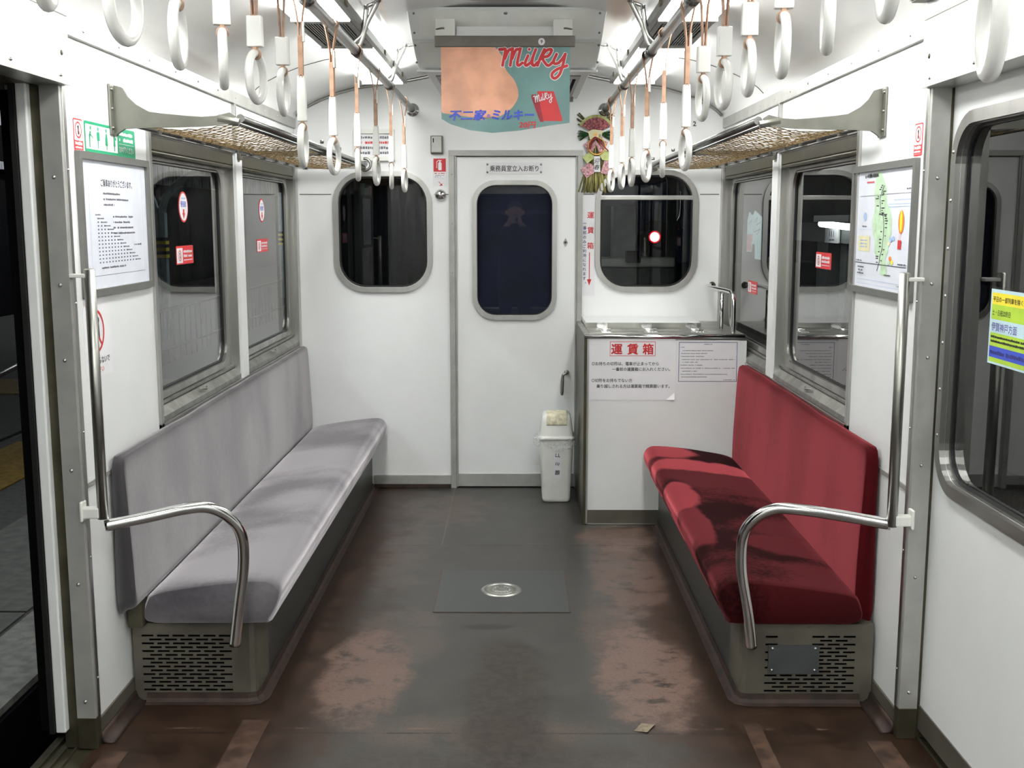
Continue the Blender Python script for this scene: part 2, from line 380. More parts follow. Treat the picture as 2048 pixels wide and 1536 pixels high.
    def line(s, S, pts, wd, w=.0012, mi=0):
        for (a, b) in zip(pts[:-1], pts[1:]):
            a = Vector(a); b = Vector(b); d = (b-a).normalized(); q = Vector((-d.y, d.x))*wd/2; e = d*wd*.3
            s.poly(S, [tuple(a-q-e), tuple(b-q+e), tuple(b+q+e), tuple(a+q-e)], w, mi)
        return s
    def text(s, S, body, u, v, size, w=.0014, mi=0, align='L', width=None, bold=0.0, shear=0.0, spacing=1.0, rot=0):
        cjk = any(ord(ch) > 0x2000 for ch in body); fat = bold if cjk else 0
        V, F = text_mesh(body, 0 if cjk else bold, shear, spacing)
        if not V: return s
        x0 = min(a for a, b in V); x1 = max(a for a, b in V)
        sx = size if width is None else width/(x1-x0)
        off = {'L': -x0, 'C': -(x0+x1)/2, 'R': -x1}[align]
        cr, sr = math.cos(rot), math.sin(rot)
        for i, (ja, jb) in enumerate(((0, 0), (fat, 0), (0, fat), (fat, fat)) if fat else ((0, 0),)):
            pts = []
            for a, b in V:
                p, q = (a+off+ja-fat/2)*sx, (b+jb-fat/2)*size
                pts.append(S.p(u+p*cr-q*sr, v+p*sr+q*cr, w+i*.00002))
            s.add(pts, F, mi)
        return s
    def vtext(s, S, body, u, v, size, pitch, w=.0014, mi=0, bold=0.0):
        for i, ch in enumerate(body):
            if ch == ' ': continue
            if ch == '。': s.text(S, ch, u+size*.35, v-i*pitch+size*.3, size, w, mi, 'C', bold=bold); continue
            s.text(S, ch, u, v-i*pitch, size, w, mi, 'C', bold=bold)
        return s
    def dashes(s, S, u0, u1, v, h, w=.0013, mi=0, seed=0, gap=.12):
        """A line of print too small to read: short irregular strokes."""
        R = random.Random(seed*7919+int(abs(v)*1e4)); u = u0
        while u < u1-h*.3:
            l = min(h*(.45+R.random()*.5), u1-u)
            if R.random() > gap: s.rect(S, u, u+l, v+h*R.random()*.15, v+h*(.7+R.random()*.3), w, mi)
            u += l+h*.18
        return s
    def loft(s, secs, mi=0, caps=True, sm=True):
        n = len(secs[0]); vs = [p for c in secs for p in c]
        fs = [(i*n+k, i*n+(k+1) % n, (i+1)*n+(k+1) % n, (i+1)*n+k) for i in range(len(secs)-1) for k in range(n)]
        s.add(vs, fs, mi, sm)
        if caps:
            o = len(s.v)-len(vs)
            s.f.append(tuple(o+k for k in range(n))[::-1]); s.m.append(mi); s.s.append(sm)
            s.f.append(tuple(o+(len(secs)-1)*n+k for k in range(n))); s.m.append(mi); s.s.append(sm)
        return s
    def build(s, name, mats, parent=None, loc=None, bevel=0, recalc=True):
        base = Vector(loc) if loc is not None else (Vector((0, 0, 0)) if parent is None else WORLD[parent.name])
        me = bpy.data.meshes.new(name)
        me.from_pydata([v-base for v in s.v], [], s.f)
        for m in (mats if isinstance(mats, (list, tuple)) else [mats]): me.materials.append(m)
        me.polygons.foreach_set('material_index', s.m); me.polygons.foreach_set('use_smooth', s.s)
        if recalc:
            bm = bmesh.new(); bm.from_mesh(me); bmesh.ops.recalc_face_normals(bm, faces=bm.faces); bm.to_mesh(me); bm.free()
        me.update()
        o = bpy.data.objects.new(name, me); COL.objects.link(o)
        if parent is not None:
            o.parent = parent; o.location = base-WORLD[parent.name]
        else: o.location = base
        WORLD[o.name] = base
        if bevel:
            b = o.modifiers.new('bevel', 'BEVEL'); b.width = bevel; b.segments = 2; b.limit_method = 'ANGLE'; b.angle_limit = math.radians(40)
        return o
WORLD = {}
def thing(name, label, cat, loc=(0, 0, 0), group=None):
    o = bpy.data.objects.new(name, None); COL.objects.link(o); o.location = loc; o.empty_display_size = .05
    WORLD[o.name] = Vector(loc); return tag(o, label, cat, group)
def tag(o, label, cat, group=None, kind=None):
    o['label'] = label; o['category'] = cat
    if group: o['group'] = group
    if kind: o['kind'] = kind
    return o
def struct(o, label=None):
    o['kind'] = 'structure'
    if label: o['label'] = label
    return o
def copy_tree(o, parent=None):
    c = o.copy(); COL.objects.link(c)
    if parent: c.parent = parent
    for ch in list(o.children): copy_tree(ch, c)
    return c

# ================================================================== THE SETTING
# ---- floor
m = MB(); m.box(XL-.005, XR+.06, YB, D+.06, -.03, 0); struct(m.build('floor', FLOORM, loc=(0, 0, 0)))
# ---- ceiling: cove and arched crown, extruded along the car
HALF = [(1.14, 1.985), (1.125, 2.02), (1.10, 2.045), (1.07, 2.066), (1.0, 2.10), (.9, 2.138), (.8, 2.164), (.66, 2.185), (.52, 2.203), (.42, 2.222), (.3, 2.24), (.15, 2.252), (0, 2.256)]
PROF = [(XC-u, z) for u, z in HALF]+[(XC+u, z) for u, z in HALF[-2::-1]]
m = MB()
for y0, y1 in ((YB, 1.5), (1.503, 4.968), (4.971, D+.02)):
    n = len(PROF)
    for off in (0, .02):
        m.add([(x, y, z+off) for y in (y0, y1) for x, z in PROF], [(k, k+1, n+k+1, n+k) for k in range(n-1)], 0, True)
m.box(XL, XR, YB, D, 2.30, 2.32, 0)
struct(m.build('ceiling', CEILP, loc=(XC, 0, 2.2), recalc=False))
# thin dark joint line between two ceiling panels, and the cove strip against the end wall
m = MB(); m.tube([(x, 4.9695, z+.0005) for x, z in PROF[1:-1]], .0028, 6); struct(m.build('trim_1', DKSTEEL))
m = MB(); m.tube([(x*.998+XC*.002, D-.006, z-.006) for x, z in PROF[1:-1]], .008, 8); struct(m.build('trim_2', ALU))

# ---- side walls
def side_wall(name, X, sgn, holes, jn):
    fn = lambda u, v, w: (X+sgn*w, u, v)
    a, b, c, d = holes[0]
    m = MB(); m.plate([(YB, 0), (a, 0), (a, d), (b, d), (b, 0), (D, 0), (D, 2.0), (YB, 2.0)], [[(a, c), (b, c), (b, d), (a, d)] for a, b, c, d in holes[1:]], fn, .03)
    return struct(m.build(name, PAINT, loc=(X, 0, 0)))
W1 = (3.60, 4.66, .80, 1.745); W2 = (4.78, 5.90, .80, 1.745)
side_wall('wall_left', XL, -1, [(1.55, JL, .0005, ZD), W1, W2], JL)
side_wall('wall_right', XR, 1, [(1.55, JR, .0005, ZD), W1, W2], JR)
# ---- wall behind the photographer: unseen, its wide opening shaped to mirror dark in the cab glass
m = MB(); m.plate([(XL, 0), (XR, 0), (XR, 2.02)]+[(x, z) for x, z in PROF[::-1]]+[(XL, 2.02)], [rr(-.75, .66, .02, 1.9, .05)], lambda u, v, w: (u, YB+.001-w, v), .03)
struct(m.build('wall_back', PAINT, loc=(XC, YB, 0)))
# ---- end wall with the two windows and the door opening
EL = (-.976, -.470, 1.095, 1.715); ER = (.428, .954, 1.097, 1.722)
DX0, DX1, DZ1 = -.338, .322, 1.806
out = [(XL, 0), (DX0, 0), (DX0, DZ1), (DX1, DZ1), (DX1, 0), (XR, 0), (XR, 2.0)]+[(x, z+.012) for x, z in PROF[::-1]]+[(XL, 2.0)]
m = MB(); m.plate(out, [rr(*EL, .155), rr(*ER, .155)], lambda u, v, w: (u, D+w, v), .03)
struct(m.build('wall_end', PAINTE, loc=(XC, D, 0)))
# panel seams on the end wall beside the windows
m = MB()
for a, b in ((XL+.02, EL[0]-.02), (EL[1]+.025, DX0-.03), (DX1+.03, ER[0]-.02), (ER[1]+.02, XR-.02)):
    m.box(a, b, D-.0015, D, 1.603, 1.608)
struct(m.build('trim_3', SLOTG))

def ring(m, S, o, i, ro, ri, t, mi=0, w0=0):
    m.plate(rr(*o, ro), [rr(*i, ri)], lambda u, v, w: S.p(u, v, w0+t-w), t, mi)
def grow(b, d): return (b[0]-d, b[1]+d, b[2]-d, b[3]+d)
def end_window(name, b, r, bar=None, y=D):
    S = Surf((0, y, 0), (1, 0, 0), (0, 0, 1))
    m = MB(); ring(m, S, grow(b, .012), grow(b, -.014), r+.012, r-.014, .016, 0, -.002)
    ring(m, S, grow(b, -.001), grow(b, -.016), r-.001, r-.016, .03, 0, -.03)
    root = struct(m.build(name, ALU, loc=((b[0]+b[1])/2, y, b[2]), bevel=.004))
    m = MB(); ring(m, S, grow(b, -.014), grow(b, -.024), r-.014, r-.024, .022, 0, -.03); m.build('rubber_seal', RUBBER, root)
    m = MB(); m.poly(S, rr(*grow(b, -.018), r-.018), -.022); m.build('glass_pane', GLASSC, root, recalc=False)
    if bar:
        m = MB(); m.box(b[0]+.012, b[1]-.012, y+.004, y+.02, bar-.012, bar+.012); m.build('sash_bar', ALU, root, bevel=.003)
    return root
end_window('window_5', EL, .155)
end_window('window_6', ER, .155, bar=1.588)

# ---- cab door: frame, leaf with window, lever handle
S = SE(0, 0)
m = MB()
m.box(DX0-.028, DX0+.002, D-.016, D+.03, 0, DZ1+.03); m.box(DX1-.002, DX1+.026, D-.016, D+.03, 0, DZ1+.03); m.box(DX0-.028, DX1+.026, D-.0165, D+.03, DZ1, DZ1+.03)
m.box(DX0+.002, DX0+.012, D-.008, D+.02, 0.005, DZ1); m.box(DX1-.01, DX1-.002, D-.008, D+.02, 0.005, DZ1)
for k in range(7): m.lathe([(0, .003), (.003, .0025), (.004, 0)], (DX0-.012, D-.016, .15+k*.26), (0, -1, 0), 8)
struct(m.build('trim_4', ALUP, loc=(DX0, D, 0), bevel=.002))
DW = (-.232, .200, .945, 1.668)
m = MB(); m.plate([(DX0+.012, .006), (DX1-.01, .006), (DX1-.01, DZ1-.004), (DX0+.012, DZ1-.004)], [rr(*DW, .115)], lambda u, v, w: (u, D+.004+w, v), .026)
door = struct(m.build('door_1', PAINTE, loc=(0, D, 0)))
m = MB(); S4 = SE(0, 0, D+.004)
ring(m, S4, grow(DW, .012), grow(DW, -.012), .125, .103, .014, 0, -.001); ring(m, S4, grow(DW, -.001), grow(DW, -.014), .114, .101, .028, 0, -.028)
m.build('window_frame', ALU, door, bevel=.003)
m = MB(); ring(m, S4, grow(DW, -.012), grow(DW, -.018), .103, .097, .02, 0, -.026); m.build('rubber_seal', RUBBER, door)
m = MB(); m.poly(S4, rr(*grow(DW, -.014), .101), -.02); m.build('glass_pane', GLASSC, door, recalc=False)
m = MB(); m.box(DX0+.012, DX1-.01, D-.002, D+.004, .008, .078); m.build('kick_plate', ALUP, door)
hx, hz = onY(1133, 745, D).x, onY(1133, 745, D).z
m = MB(); m.lathe([(0, .014), (.012, .013), (.014, .002), (.0145, 0)], (hx, D+.004, hz), (0, -1, 0), 16)
m.tube(catmull([(hx, D-.004, hz), (hx, D-.03, hz), (hx-.012, D-.036, hz-.004), (hx-.022, D-.036, hz-.02), (hx-.026, D-.036, hz-.12)], 5), [.0075]*16+[.009]*4+[.006], 10)
m.build('lever_handle', STEEL, door)
kx, kz = onY(1131, 485, D).x, onY(1131, 485, D).z
m = MB(); S5 = SE(kx, kz, D+.004); m.slab(S5, -.001, .001, -.001, .001, .001)
m.plate([(-.013, 0), (0, -.024), (.013, 0), (0, .024)], [circ(0, 0, .006, 10)], lambda u, v, w: S5.p(u, v, .003-w), .003); m.poly(S5, circ(0, 0, .006, 10), .0008, 1)
m.build('keyhole_plate', [STEEL, BLACK], door)

# ---- baseboards
m = MB(); m.box(-.795, DX0-.028, D-.008, D, .0, .072, 0); m.box(-.795, DX0-.028, D-.014, D-.008, 0, .022, 1)
struct(m.build('baseboard_end', [ALUP, BROWNL], loc=(-.6, D, 0), bevel=.002))
def base_side(name, X, s, y0, y1):
    m = MB(); m.box(X, X+s*.006, y0, y1, .0, .075, 0)
    sec = [(0, 0), (.040, 0), (.026, .003), (.013, .012), (.008, .024), (.006, .034), (0, .034)]
    m.loft([[(X+s*(.006+u), y, z+.001) for u, z in sec] for y in (y0, y1)], 1)
    return struct(m.build(name, [OLIVE, BROWNL], loc=(X, y0, 0)))
base_side('baseboard_left', XL, 1, JL+.02, 3.215)
base_side('baseboard_right', XR, -1, JR+.02, 3.215)

for name, X, s, y0, y1, zz in (('trim_19', XL, 1, JL+.024, 3.14, onX(195, 958, XL).z), ('trim_20', XR, -1, JR+.024, 3.26, onX(1800, 966, XR).z)):
    m = MB(); m.box(X, X+s*.005, y0, y1, zz-.008, zz+.008); struct(m.build(name, ALUP, loc=(X, y0, zz), bevel=.002))
# ---- long aluminium cove strips between wall and ceiling
for name, X, s, y0 in (('trim_5', XL, 1, JL+.01), ('trim_6', XR, -1, JR+.01)):
    m = MB(); m.box(X, X+s*.012, y0, D-.012, 1.948, 1.998)
    k = y0+.15
    while k < D-.1: m.lathe([(0, .004), (.003, .003), (.0045, 0)], (X+s*.012, k, 1.973), (s, 0, 0), 8); k += .27
    struct(m.build(name, ALUP, loc=(X, 4.4, 1.95), bevel=.002))
# wall pillars above the windows and between them
for i, (name, X, s) in enumerate((('trim_7', XL, 1), ('trim_8', XR, -1))):
    m = MB(); m.box(X, X+s*.010, 4.668, 4.772, .80, 1.76, 0); m.box(X, X+s*.014, 4.665, 4.69, 1.76, 1.948, 1); m.box(X, X+s*.002, 4.69, 4.85, 1.765, 1.945, 0)
    m.box(X, X+s*.010, 3.575, 3.60, .70, 1.77, 1); m.box(X, X+s*.012, 5.90, D-.002, .76, 1.77, 1); m.box(X, X+s*.010, 3.575, D-.01, .765, .80, 1)
    m.box(X, X+s*.012, 3.60, 5.885, 1.745, 1.772, 1)
    struct(m.build(name, [PAINT, ALU], loc=(X, 4.7, .8), bevel=.003))

# ---- side windows: deep metal surround, rounded sash, black seal, glass, blind box
def side_window(name, X, s, y0, y1, z0, z1):
    mir = s < 0
    S = SL(0, 0, X) if not mir else SR(0, 0, X)
    U = (lambda a, b: (a, b)) if not mir else (lambda a, b: (-b, -a))
    u0, u1 = U(y0, y1)
    b = (u0+.004, u1-.004, z0+.004, z1-.004)
    m = MB()
    ring(m, S, (u0, u1, z0, z1), (u0+.006, u1-.006, z0+.006, z1-.006), .001, .001, .056, 0, -.056)         # reveal
    g0, g1 = U(y0+.06, y1-(.095 if y0 < 4 else .075)); g = (g0, g1, z0+.088, z1-.075)
    m.plate(rr(*b, .002), [rr(*grow(g, .022), .085)], lambda u, v, w: S.p(u, v, -.036-w), .012)
    root = struct(m.build(name, ALU, loc=(X, (y0+y1)/2, z0), bevel=.002))
    m = MB(); ring(m, S, grow(g, .024), grow(g, -.002), .087, .07, .014, 0, -.042); m.build('sash_frame', STEEL, root, bevel=.005)
    m = MB(); ring(m, S, grow(g, .001), grow(g, -.009), .072, .064, .008, 0, -.046); m.build('rubber_seal', RUBBER, root)
    m = MB(); m.poly(S, rr(*grow(g, -.004), .066), -.044); m.build('glass_pane', GLASS, root, recalc=False)
    m = MB(); m.box(X-s*.034, X+s*.002, y0+.006, y1-.006, z1-.05, z1-.004)
    c = X-s*.006; m.tube([(c, y0+.01, z1-.058), (c, y1-.01, z1-.058)], .008, 10, 0); m.build('blind_box', DKSTEEL, root, bevel=.003)
    m = MB(); m.box(X-s*.034, X-s*.030, y0+.01, y1-.03, z1-.086, z1-.081); m.build('blind_cord_rail', ALU, root)
    m = MB(); m.add([(X-s*.036, y0+.006, z0+.055), (X-s*.036, y1-.006, z0+.055), (X+s*.004, y1-.006, z0+.02), (X+s*.004, y0+.006, z0+.02), (X+s*.004, y0+.006, z0+.004), (X+s*.004, y1-.006, z0+.004)], [(0, 1, 2, 3), (3, 2, 5, 4)])
    m.box(X-s*.036, X-s*.02, y0+.01, y1-.01, z0+.05, z0+.060)
    m.build('window_sill', SILL, root)
    yc = (y0+y1)/2; m = MB(); m.tube(catmull([(X-s*.006, yc-.06, z0+.043), (X-s*.004, yc-.03, z0+.040), (X+s*.004, yc, z0+.036), (X-s*.004, yc+.03, z0+.040)], 4), .0035, 8)
    m.build('latch', STEEL, root)
    return root
side_window('window_1', XL, 1, *W1); side_window('window_2', XL, 1, *W2)
side_window('window_3', XR, -1, *W1); side_window('window_4', XR, -1, *W2)

# ---- door ways
def jamb(name, X, s, y):
    m = MB()
    m.box(X+s*.006, X-s*.046, y-.012, y+.004, .09, ZD, 0)                 # plate with bolts facing the doorway
    m.box(X+s*.008, X-s*.0, y+.004, y+.024, .09, ZD+.02, 1)                # edge strip on the wall face
    m.box(X-s*.046, X-s*.085, y-.006, y+.002, .0, ZD, 2)                   # dark guide strip
    m.box(X+s*.007, X-s*.046, y-.0125, y+.024, .0, .09, 2)                # foot plate
    m.box(X-s*.085, X-s*.20, y+.10, y+.14, .0, ZD, 3)                      # black slab painting the shade inside the door pocket
    for z in (.14, .48, .80, 1.10, 1.30, 1.58): m.lathe([(0, .005), (.004, .004), (.0055, 0)], (X-s*.02, y-.012, z), (0, -1, 0), 10, 1)
    for z in (.2, .55, .9, 1.25, 1.6): m.lathe([(0, .003), (.003, .002), (.004, 0)], (X+s*.008, y+.015, z), (s, 0, 0), 8, 1)
    struct(m.build(name, [ALUP, ALU, DKSTEEL, BLACK], loc=(X, y, 0), bevel=.0015))
jamb('trim_9', XL, 1, JL); jamb('trim_10', XR, -1, JR)
def header(name, X, s, y):
    m = MB(); m.box(X, X+s*.028, 1.5, y+.012, ZD+.035, 2.03, 0); m.box(X-s*.05, X+s*.030, 1.5, y+.012, ZD-.002, ZD+.036, 1)
    m.box(X+s*.0285, X+s*.0295, 1.5, y+.010, 1.985, 1.988, 2)
    for k in range(4): m.lathe([(0, .004), (.003, .003), (.0045, 0)], (X+s*.030, y-.05-k*.28, ZD+.018), (s, 0, 0), 8, 1)
    m.lathe([(0, .003), (.006, .0025), (.007, 0)], (X+s*.028, y-.035, ZD+.075), (s, 0, 0), 10, 2)
    m.box(X-s*.04, X-s*.14, 1.5, y+.01, ZD, ZD+.05, 2)
    m.box(X, X+s*.075, 1.5, y+.012, 2.035, 2.06, 1); m.box(X+s*.03, X+s*.068, 1.5, y+.006, 2.030, 2.036, 2)
    struct(m.build(name, [PAINT, ALU, DKSTEEL], loc=(X, 2.2, 1.9), bevel=.003))
header('trim_11', XL, 1, JL); header('trim_12', XR, -1, JR)
# left door, slid open into its pocket: only its leading edge shows
m = MB(); m.box(XL-.072, XL-.100, JL-.03, 3.57, .055, ZD+.02, 0)
d2 = struct(m.build('door_2', SHEETW, loc=(XL-.08, JL, 0), bevel=.004))
m = MB(); m.box(XL-.101, XL-.115, JL-.036, JL+.3, .055, ZD+.02); m.build('rubber_edge', RUBBER, d2)
# right door, closed
XD = XR+.055
Sd = SR(0, 0, XD)
wy1 = 2.915; wz0, wz1 = .775, 1.715
m = MB(); m.plate([(-3.10, .03), (-1.50, .03), (-1.50, ZD+.01), (-3.10, ZD+.01)], [rr(-wy1, -1.75, wz0, wz1, .10)], lambda u, v, w: Sd.p(u, v, -w), .03)
d3 = struct(m.build('door_3', PAINT, loc=(XD, 2.3, 0)))
gb = (-wy1, -1.75, wz0, wz1)
m = MB(); ring(m, Sd, grow(gb, .028), grow(gb, -.004), .125, .096, .016, 0, -.001); ring(m, Sd, grow(gb, -.001), grow(gb, -.006), .099, .094, .03, 0, -.03)
for k in range(7): m.lathe([(0, .004), (.004, .003), (.0055, 0)], (XD-.015, wy1+.012, wz0+.12+k*.125), (-1, 0, 0), 10)
m.build('window_frame', ALU, d3, bevel=.003)
m = MB(); ring(m, Sd, grow(gb, -.004), grow(gb, -.014), .096, .088, .006, 0, -.018); m.build('rubber_seal', RUBBER, d3)
m = MB(); m.poly(Sd, rr(*grow(gb, -.008), .09), -.018); m.build('glass_pane', GLASS, d3, recalc=False)
m = MB(); m.box(XD-.004, XD+.002, 1.52, 3.0, .03, .10); m.build('kick_strip', OLIVE, d3)
# door sills
for i, (X, s, nm) in enumerate(((XL, -1, 'trim_13'), (XR, 1, 'trim_14'))):
    m = MB(); m.box(X, X+s*.14, 1.5, 3.1, -.03, -.004, 0)
    for k in range(3): m.box(X+s*(.05+k*.03), X+s*(.058+k*.03), 1.5, 2.98, -.004, .004, 0)
    struct(m.build(nm, DKSTEEL, loc=(X, 2.3, 0)))

# ================================================================== CEILING FITTINGS
def ceil_z(x):
    u = abs(x-XC)
    for (u1, z1), (u0, z0) in zip(HALF[:-1], HALF[1:]):
        if u0 <= u <= u1: return z0+(z1-z0)*(u-u0)/(u1-u0)
    return 2.256
# ---- fluorescent light boxes and the vents between them
SEG = [(-6.30, -5.20), (-4.63, -3.40), (-2.83, -1.60), (-.90, .30), (.87, 2.05), (2.62, 3.80), (4.37, 5.50)]
VENT = [(.30, .87), (2.05, 2.62), (3.80, 4.37)]
LZ = 2.125          # underside of the light boxes
ORD = ['beside the end wall', 'second from the end wall', 'third from the end wall, above the doorway', 'fourth from the end wall, behind the viewer', 'fifth from the end wall, behind the viewer', 'sixth from the end wall, behind the viewer', 'seventh from the end wall, behind the viewer']
def light_box(sgn, y0, y1, where):
    side = 'left' if sgn < 0 else 'right'
    xo, xi = XC+sgn*.712, XC+sgn*.512
    t = thing('ceiling_light', 'bright white fluorescent ceiling panel on the %s, %s' % (side, where), 'ceiling light', ((xo+xi)/2, (y0+y1)/2, 2.15), 'fluorescent ceiling panels')
    m = MB(); sec = [(xo, 2.164), (xo-sgn*.010, LZ+.004), (xo-sgn*.016, LZ), (xi, LZ), (xi, 2.164)]
    m.loft([[(x, y, z) for x, z in sec] for y in (y0+.010, y1-.010)], 0, sm=False); m.build('diffuser', LAMP, t)
    a, b = sorted((xo-sgn*.002, xi))
    for e in (y0, y1-.010): m = MB(); m.box(a, b, e, e+.010, LZ-.003, 2.166); m.build('end_cap', PLASTW, t)
    m = MB(); x0, x1 = sorted((xi-sgn*.001, xi-sgn*.020)); m.box(x0, x1, y0, y1, LZ+.001, LZ+.030, 0)
    for k in (.2, .8): m.box(xi-sgn*.026, xi-sgn*.019, y0+(y1-y0)*k-.02, y0+(y1-y0)*k+.02, 2.13, 2.15, 1)
    m.build('metal_trim', [SLOTG, DKSTEEL], t, bevel=.002)
    return t
for sgn in (-1, 1):
    for (y0, y1), wh in zip(SEG[::-1], ORD): light_box(sgn, y0, y1, wh)
for sgn in (-1, 1):
    side = 'left' if sgn < 0 else 'right'
    for (y0, y1), wh in zip(VENT[::-1], ('nearest the end wall', 'second from the end wall', 'third from the end wall')):
        xo, xi = XC+sgn*.706, XC+sgn*.512
        t = thing('ceiling_vent', 'dark grey slatted vent in the %s row of ceiling lights, %s' % (side, wh), 'vent', ((xo+xi)/2, (y0+y1)/2, 2.15), 'vents between the ceiling lights')
        m = MB(); x0, x1 = sorted((xo, xi)); m.plate([(x0, y0), (x1, y0), (x1, y1), (x0, y1)], [[(x0+.02, y0+.05), ((x0+x1)/2-.012, y0+.05), ((x0+x1)/2-.012, y1-.05), (x0+.02, y1-.05)], [((x0+x1)/2+.012, y0+.05), (x1-.02, y0+.05), (x1-.02, y1-.05), ((x0+x1)/2+.012, y1-.05)]], lambda u, v, w: (u, v, LZ+w), .014)
        m.box(x0, x1, y0, y1, 2.156, 2.166, 0); m.box(xo, xo-sgn*.006, y0, y1, LZ+.002, 2.16, 0); xt = xi-sgn*.001; m.box(xt, xi-sgn*.020, y0, y1, LZ+.001, LZ+.030, 0)
        m.build('frame', SLOTG, t)
        m = MB(); m.box(x0+.004, x1-.004, y0+.004, y1-.004, 2.150, 2.154); m.build('dark_duct', BLACK, t)
        m = MB(); n = 7
        for half in (0, 1):
            a = x0+.02 if half == 0 else (x0+x1)/2+.012; b = (x0+x1)/2-.012 if half == 0 else x1-.02
            for k in range(1, n): c = a+(b-a)*k/n; m.box(c-.0022, c+.0022, y0+.05, y1-.05, LZ+.001, LZ+.012)
            for k in range(1, 9): c = y0+.05+(y1-y0-.1)*k/9; m.box(a, b, c-.0016, c+.0016, LZ+.004, LZ+.012)
        m.build('slats', SLOTG, t)
# ---- strap rails
RX = {-1: -.555, 1: .461}; RZ = 2.045
for sgn in (-1, 1):
    side = 'left' if sgn < 0 else 'right'; x = RX[sgn]
    t = thing('strap_rail', 'long grey steel rail below the %s ceiling lights, carrying the hand straps' % side, 'rail', (x, D, RZ))
    m = MB(); m.cyl((x, YB+.02, RZ), (x, D-.02, RZ), .0165, 18)
    m.build('pipe', PIPE, t)
    m = MB(); m.lathe([(.0185, .06), (.0185, .012), (.026, .010), (.034, .006), (.036, 0)], (x, D, RZ), (0, -1, 0), 24); m.build('wall_flange', CHROME, t)
    for hy in (.35, 1.24, 2.13, 3.02, 3.93, 4.90):
        xa, xb = x-sgn*.075, x+sgn*.035
        xb = XC+sgn*.505; za, zb = ceil_z(xa), LZ+.006
        m = MB()
        m.tube(catmull([(xa, hy, za-.005), (xa+(x-xa)*.55, hy, za-.085), (x-sgn*.012, hy, RZ+.028), (x, hy, RZ+.022), (x+sgn*.008, hy, RZ+.032), (xb-sgn*.012, hy, zb-.03), (xb-sgn*.022, hy, zb+.01), (xb-sgn*.03, hy, 2.19)], 5), .0085, 10)
        m.tube([(xa, hy, za-.006), (xb-sgn*.03, hy, 2.196)], .006, 8); m.lathe([(0, .012), (.010, .011), (.013, 0)], (xa, hy, za), (0, 0, -1), 14)
        m.lathe([(0, .010), (.008, .009), (.010, 0)], (xb-sgn*.03, hy, 2.2), (0, 0, -1), 12)
        m.build('hanger', ALU, t)
        m = MB(); m.lathe([(.0168, -.03), (.0205, -.028), (.0205, .028), (.0168, .03)], (x, hy, RZ), (0, 1, 0), 18); m.build('clamp_collar', PIPE, t)
# ---- hand straps
def make_strap(long):
    z_ring = -.385 if long else -.275                     # ring centre below the rail axis
    R, r = .0485, .0088
    gz1, gz0 = (-.210, -.323) if long else (-.150, -.213)
    t = thing('hand_strap', '-', 'hand strap', (0, 0, -5))
    B = Vector((0, 0, -5)); q = lambda x, y, z: (x+B.x, y+B.y, z+B.z)
    m = MB(); st = -.09 if long else -.13
    for s in (-1, 1):                                      # two strands looped over the rail
        pts = [q(0, 0, .0195)]+[q(s*.0205*math.sin(a), 0, .0195*math.cos(a)) for a in (.5, 1.0, 1.6, 2.2)]+[q(s*.008, 0, -.055), q(s*.004, 0, st), q(s*.0035, 0, gz1-.004)]
        for a, b in zip(pts[:-1], pts[1:]):
            a, b = Vector(a), Vector(b); d = (b-a).normalized(); nn = Vector((d.z, 0, -d.x))*.0014; wv = Vector((0, .009, 0))
            m.add([a-nn-wv, a+nn-wv, a+nn+wv, a-nn+wv, b-nn-wv, b+nn-wv, b+nn+wv, b-nn+wv], [(0, 1, 5, 4), (1, 2, 6, 5), (2, 3, 7, 6), (3, 0, 4, 7), (0, 3, 2, 1), (4, 5, 6, 7)])
    m.box(-.006+B.x, .006+B.x, -.0092, .0092, st-.02+B.z, gz1+.002+B.z)
    lp = z_ring+R                                          # the loop round the ring
    sp_ = m.build('strap', LEATHER, t)
    if long: m = MB(); m.box(.0055, .010, -.008, .008, -.125+B.z, -.075+B.z); m.build('slide_buckle', PLASTW, sp_)
    m = MB(); m.tube([q(.0105*math.sin(a), 0, lp-.001+.0105*math.cos(a)) for a in [2*PI*k/14 for k in range(14)]], .0016, 6, closed=True, flat=4.6)
    m.box(-.004, .004, -.007, .007, lp+.008+B.z, gz0+.004+B.z); m.build('ring_loop', LEATHER, sp_)
    m = MB()
    if long: prof = [(gz0, .0122, .0105), (gz0+.06, .0118, .0100), (gz1-.03, .0110, .0092), (gz1, .0094, .0085)]
    else: prof = [(gz0, .0165, .0105), (gz1, .0160, .0100)]
    secs = [[(u, v, z+B.z) for u, v in rr(-a, a, -b, b, .0035, 3)] for z, a, b in prof]
    m.loft(secs, 0, sm=False); m.build('grip', PLASTW if long else RINGP, t, bevel=.0015)
    m = MB(); m.tube([q(0, R*math.cos(a), z_ring+R*math.sin(a)) for a in [2*PI*k/40 for k in range(40)]], [r]*40, 12, closed=True); m.build('ring', RINGP, t)
    return t
proto = {True: make_strap(True), False: make_strap(False)}
used = {True: False, False: False}
def nth(k): return ['first', 'second', 'third', 'fourth', 'fifth', 'sixth', 'seventh', 'eighth', 'ninth', 'tenth', 'eleventh', 'twelfth', 'thirteenth'][k]
STRAPS = {-1: [(5.49, 1, -4), (4.925, 1, 8), (4.405, 1, -3), (3.895, 1, 6), (3.39, 1, -7), (2.905, 1, 3), (2.68, 0, 2), (2.405, 0, -5), (2.14, 0, 14), (1.86, 0, 8), (1.608, 0, -4), (1.345, 0, 12)],
          1: [(5.515, 1, -18), (4.96, 1, -16), (4.53, 1, 3), (4.02, 1, -22), (3.567, 1, -8), (3.09, 1, 4), (2.82, 0, 3), (2.54, 0, 5), (2.268, 0, -3), (1.983, 0, -6), (1.70, 0, -12), (1.43, 0, -8), (1.11, 1, -14)]}
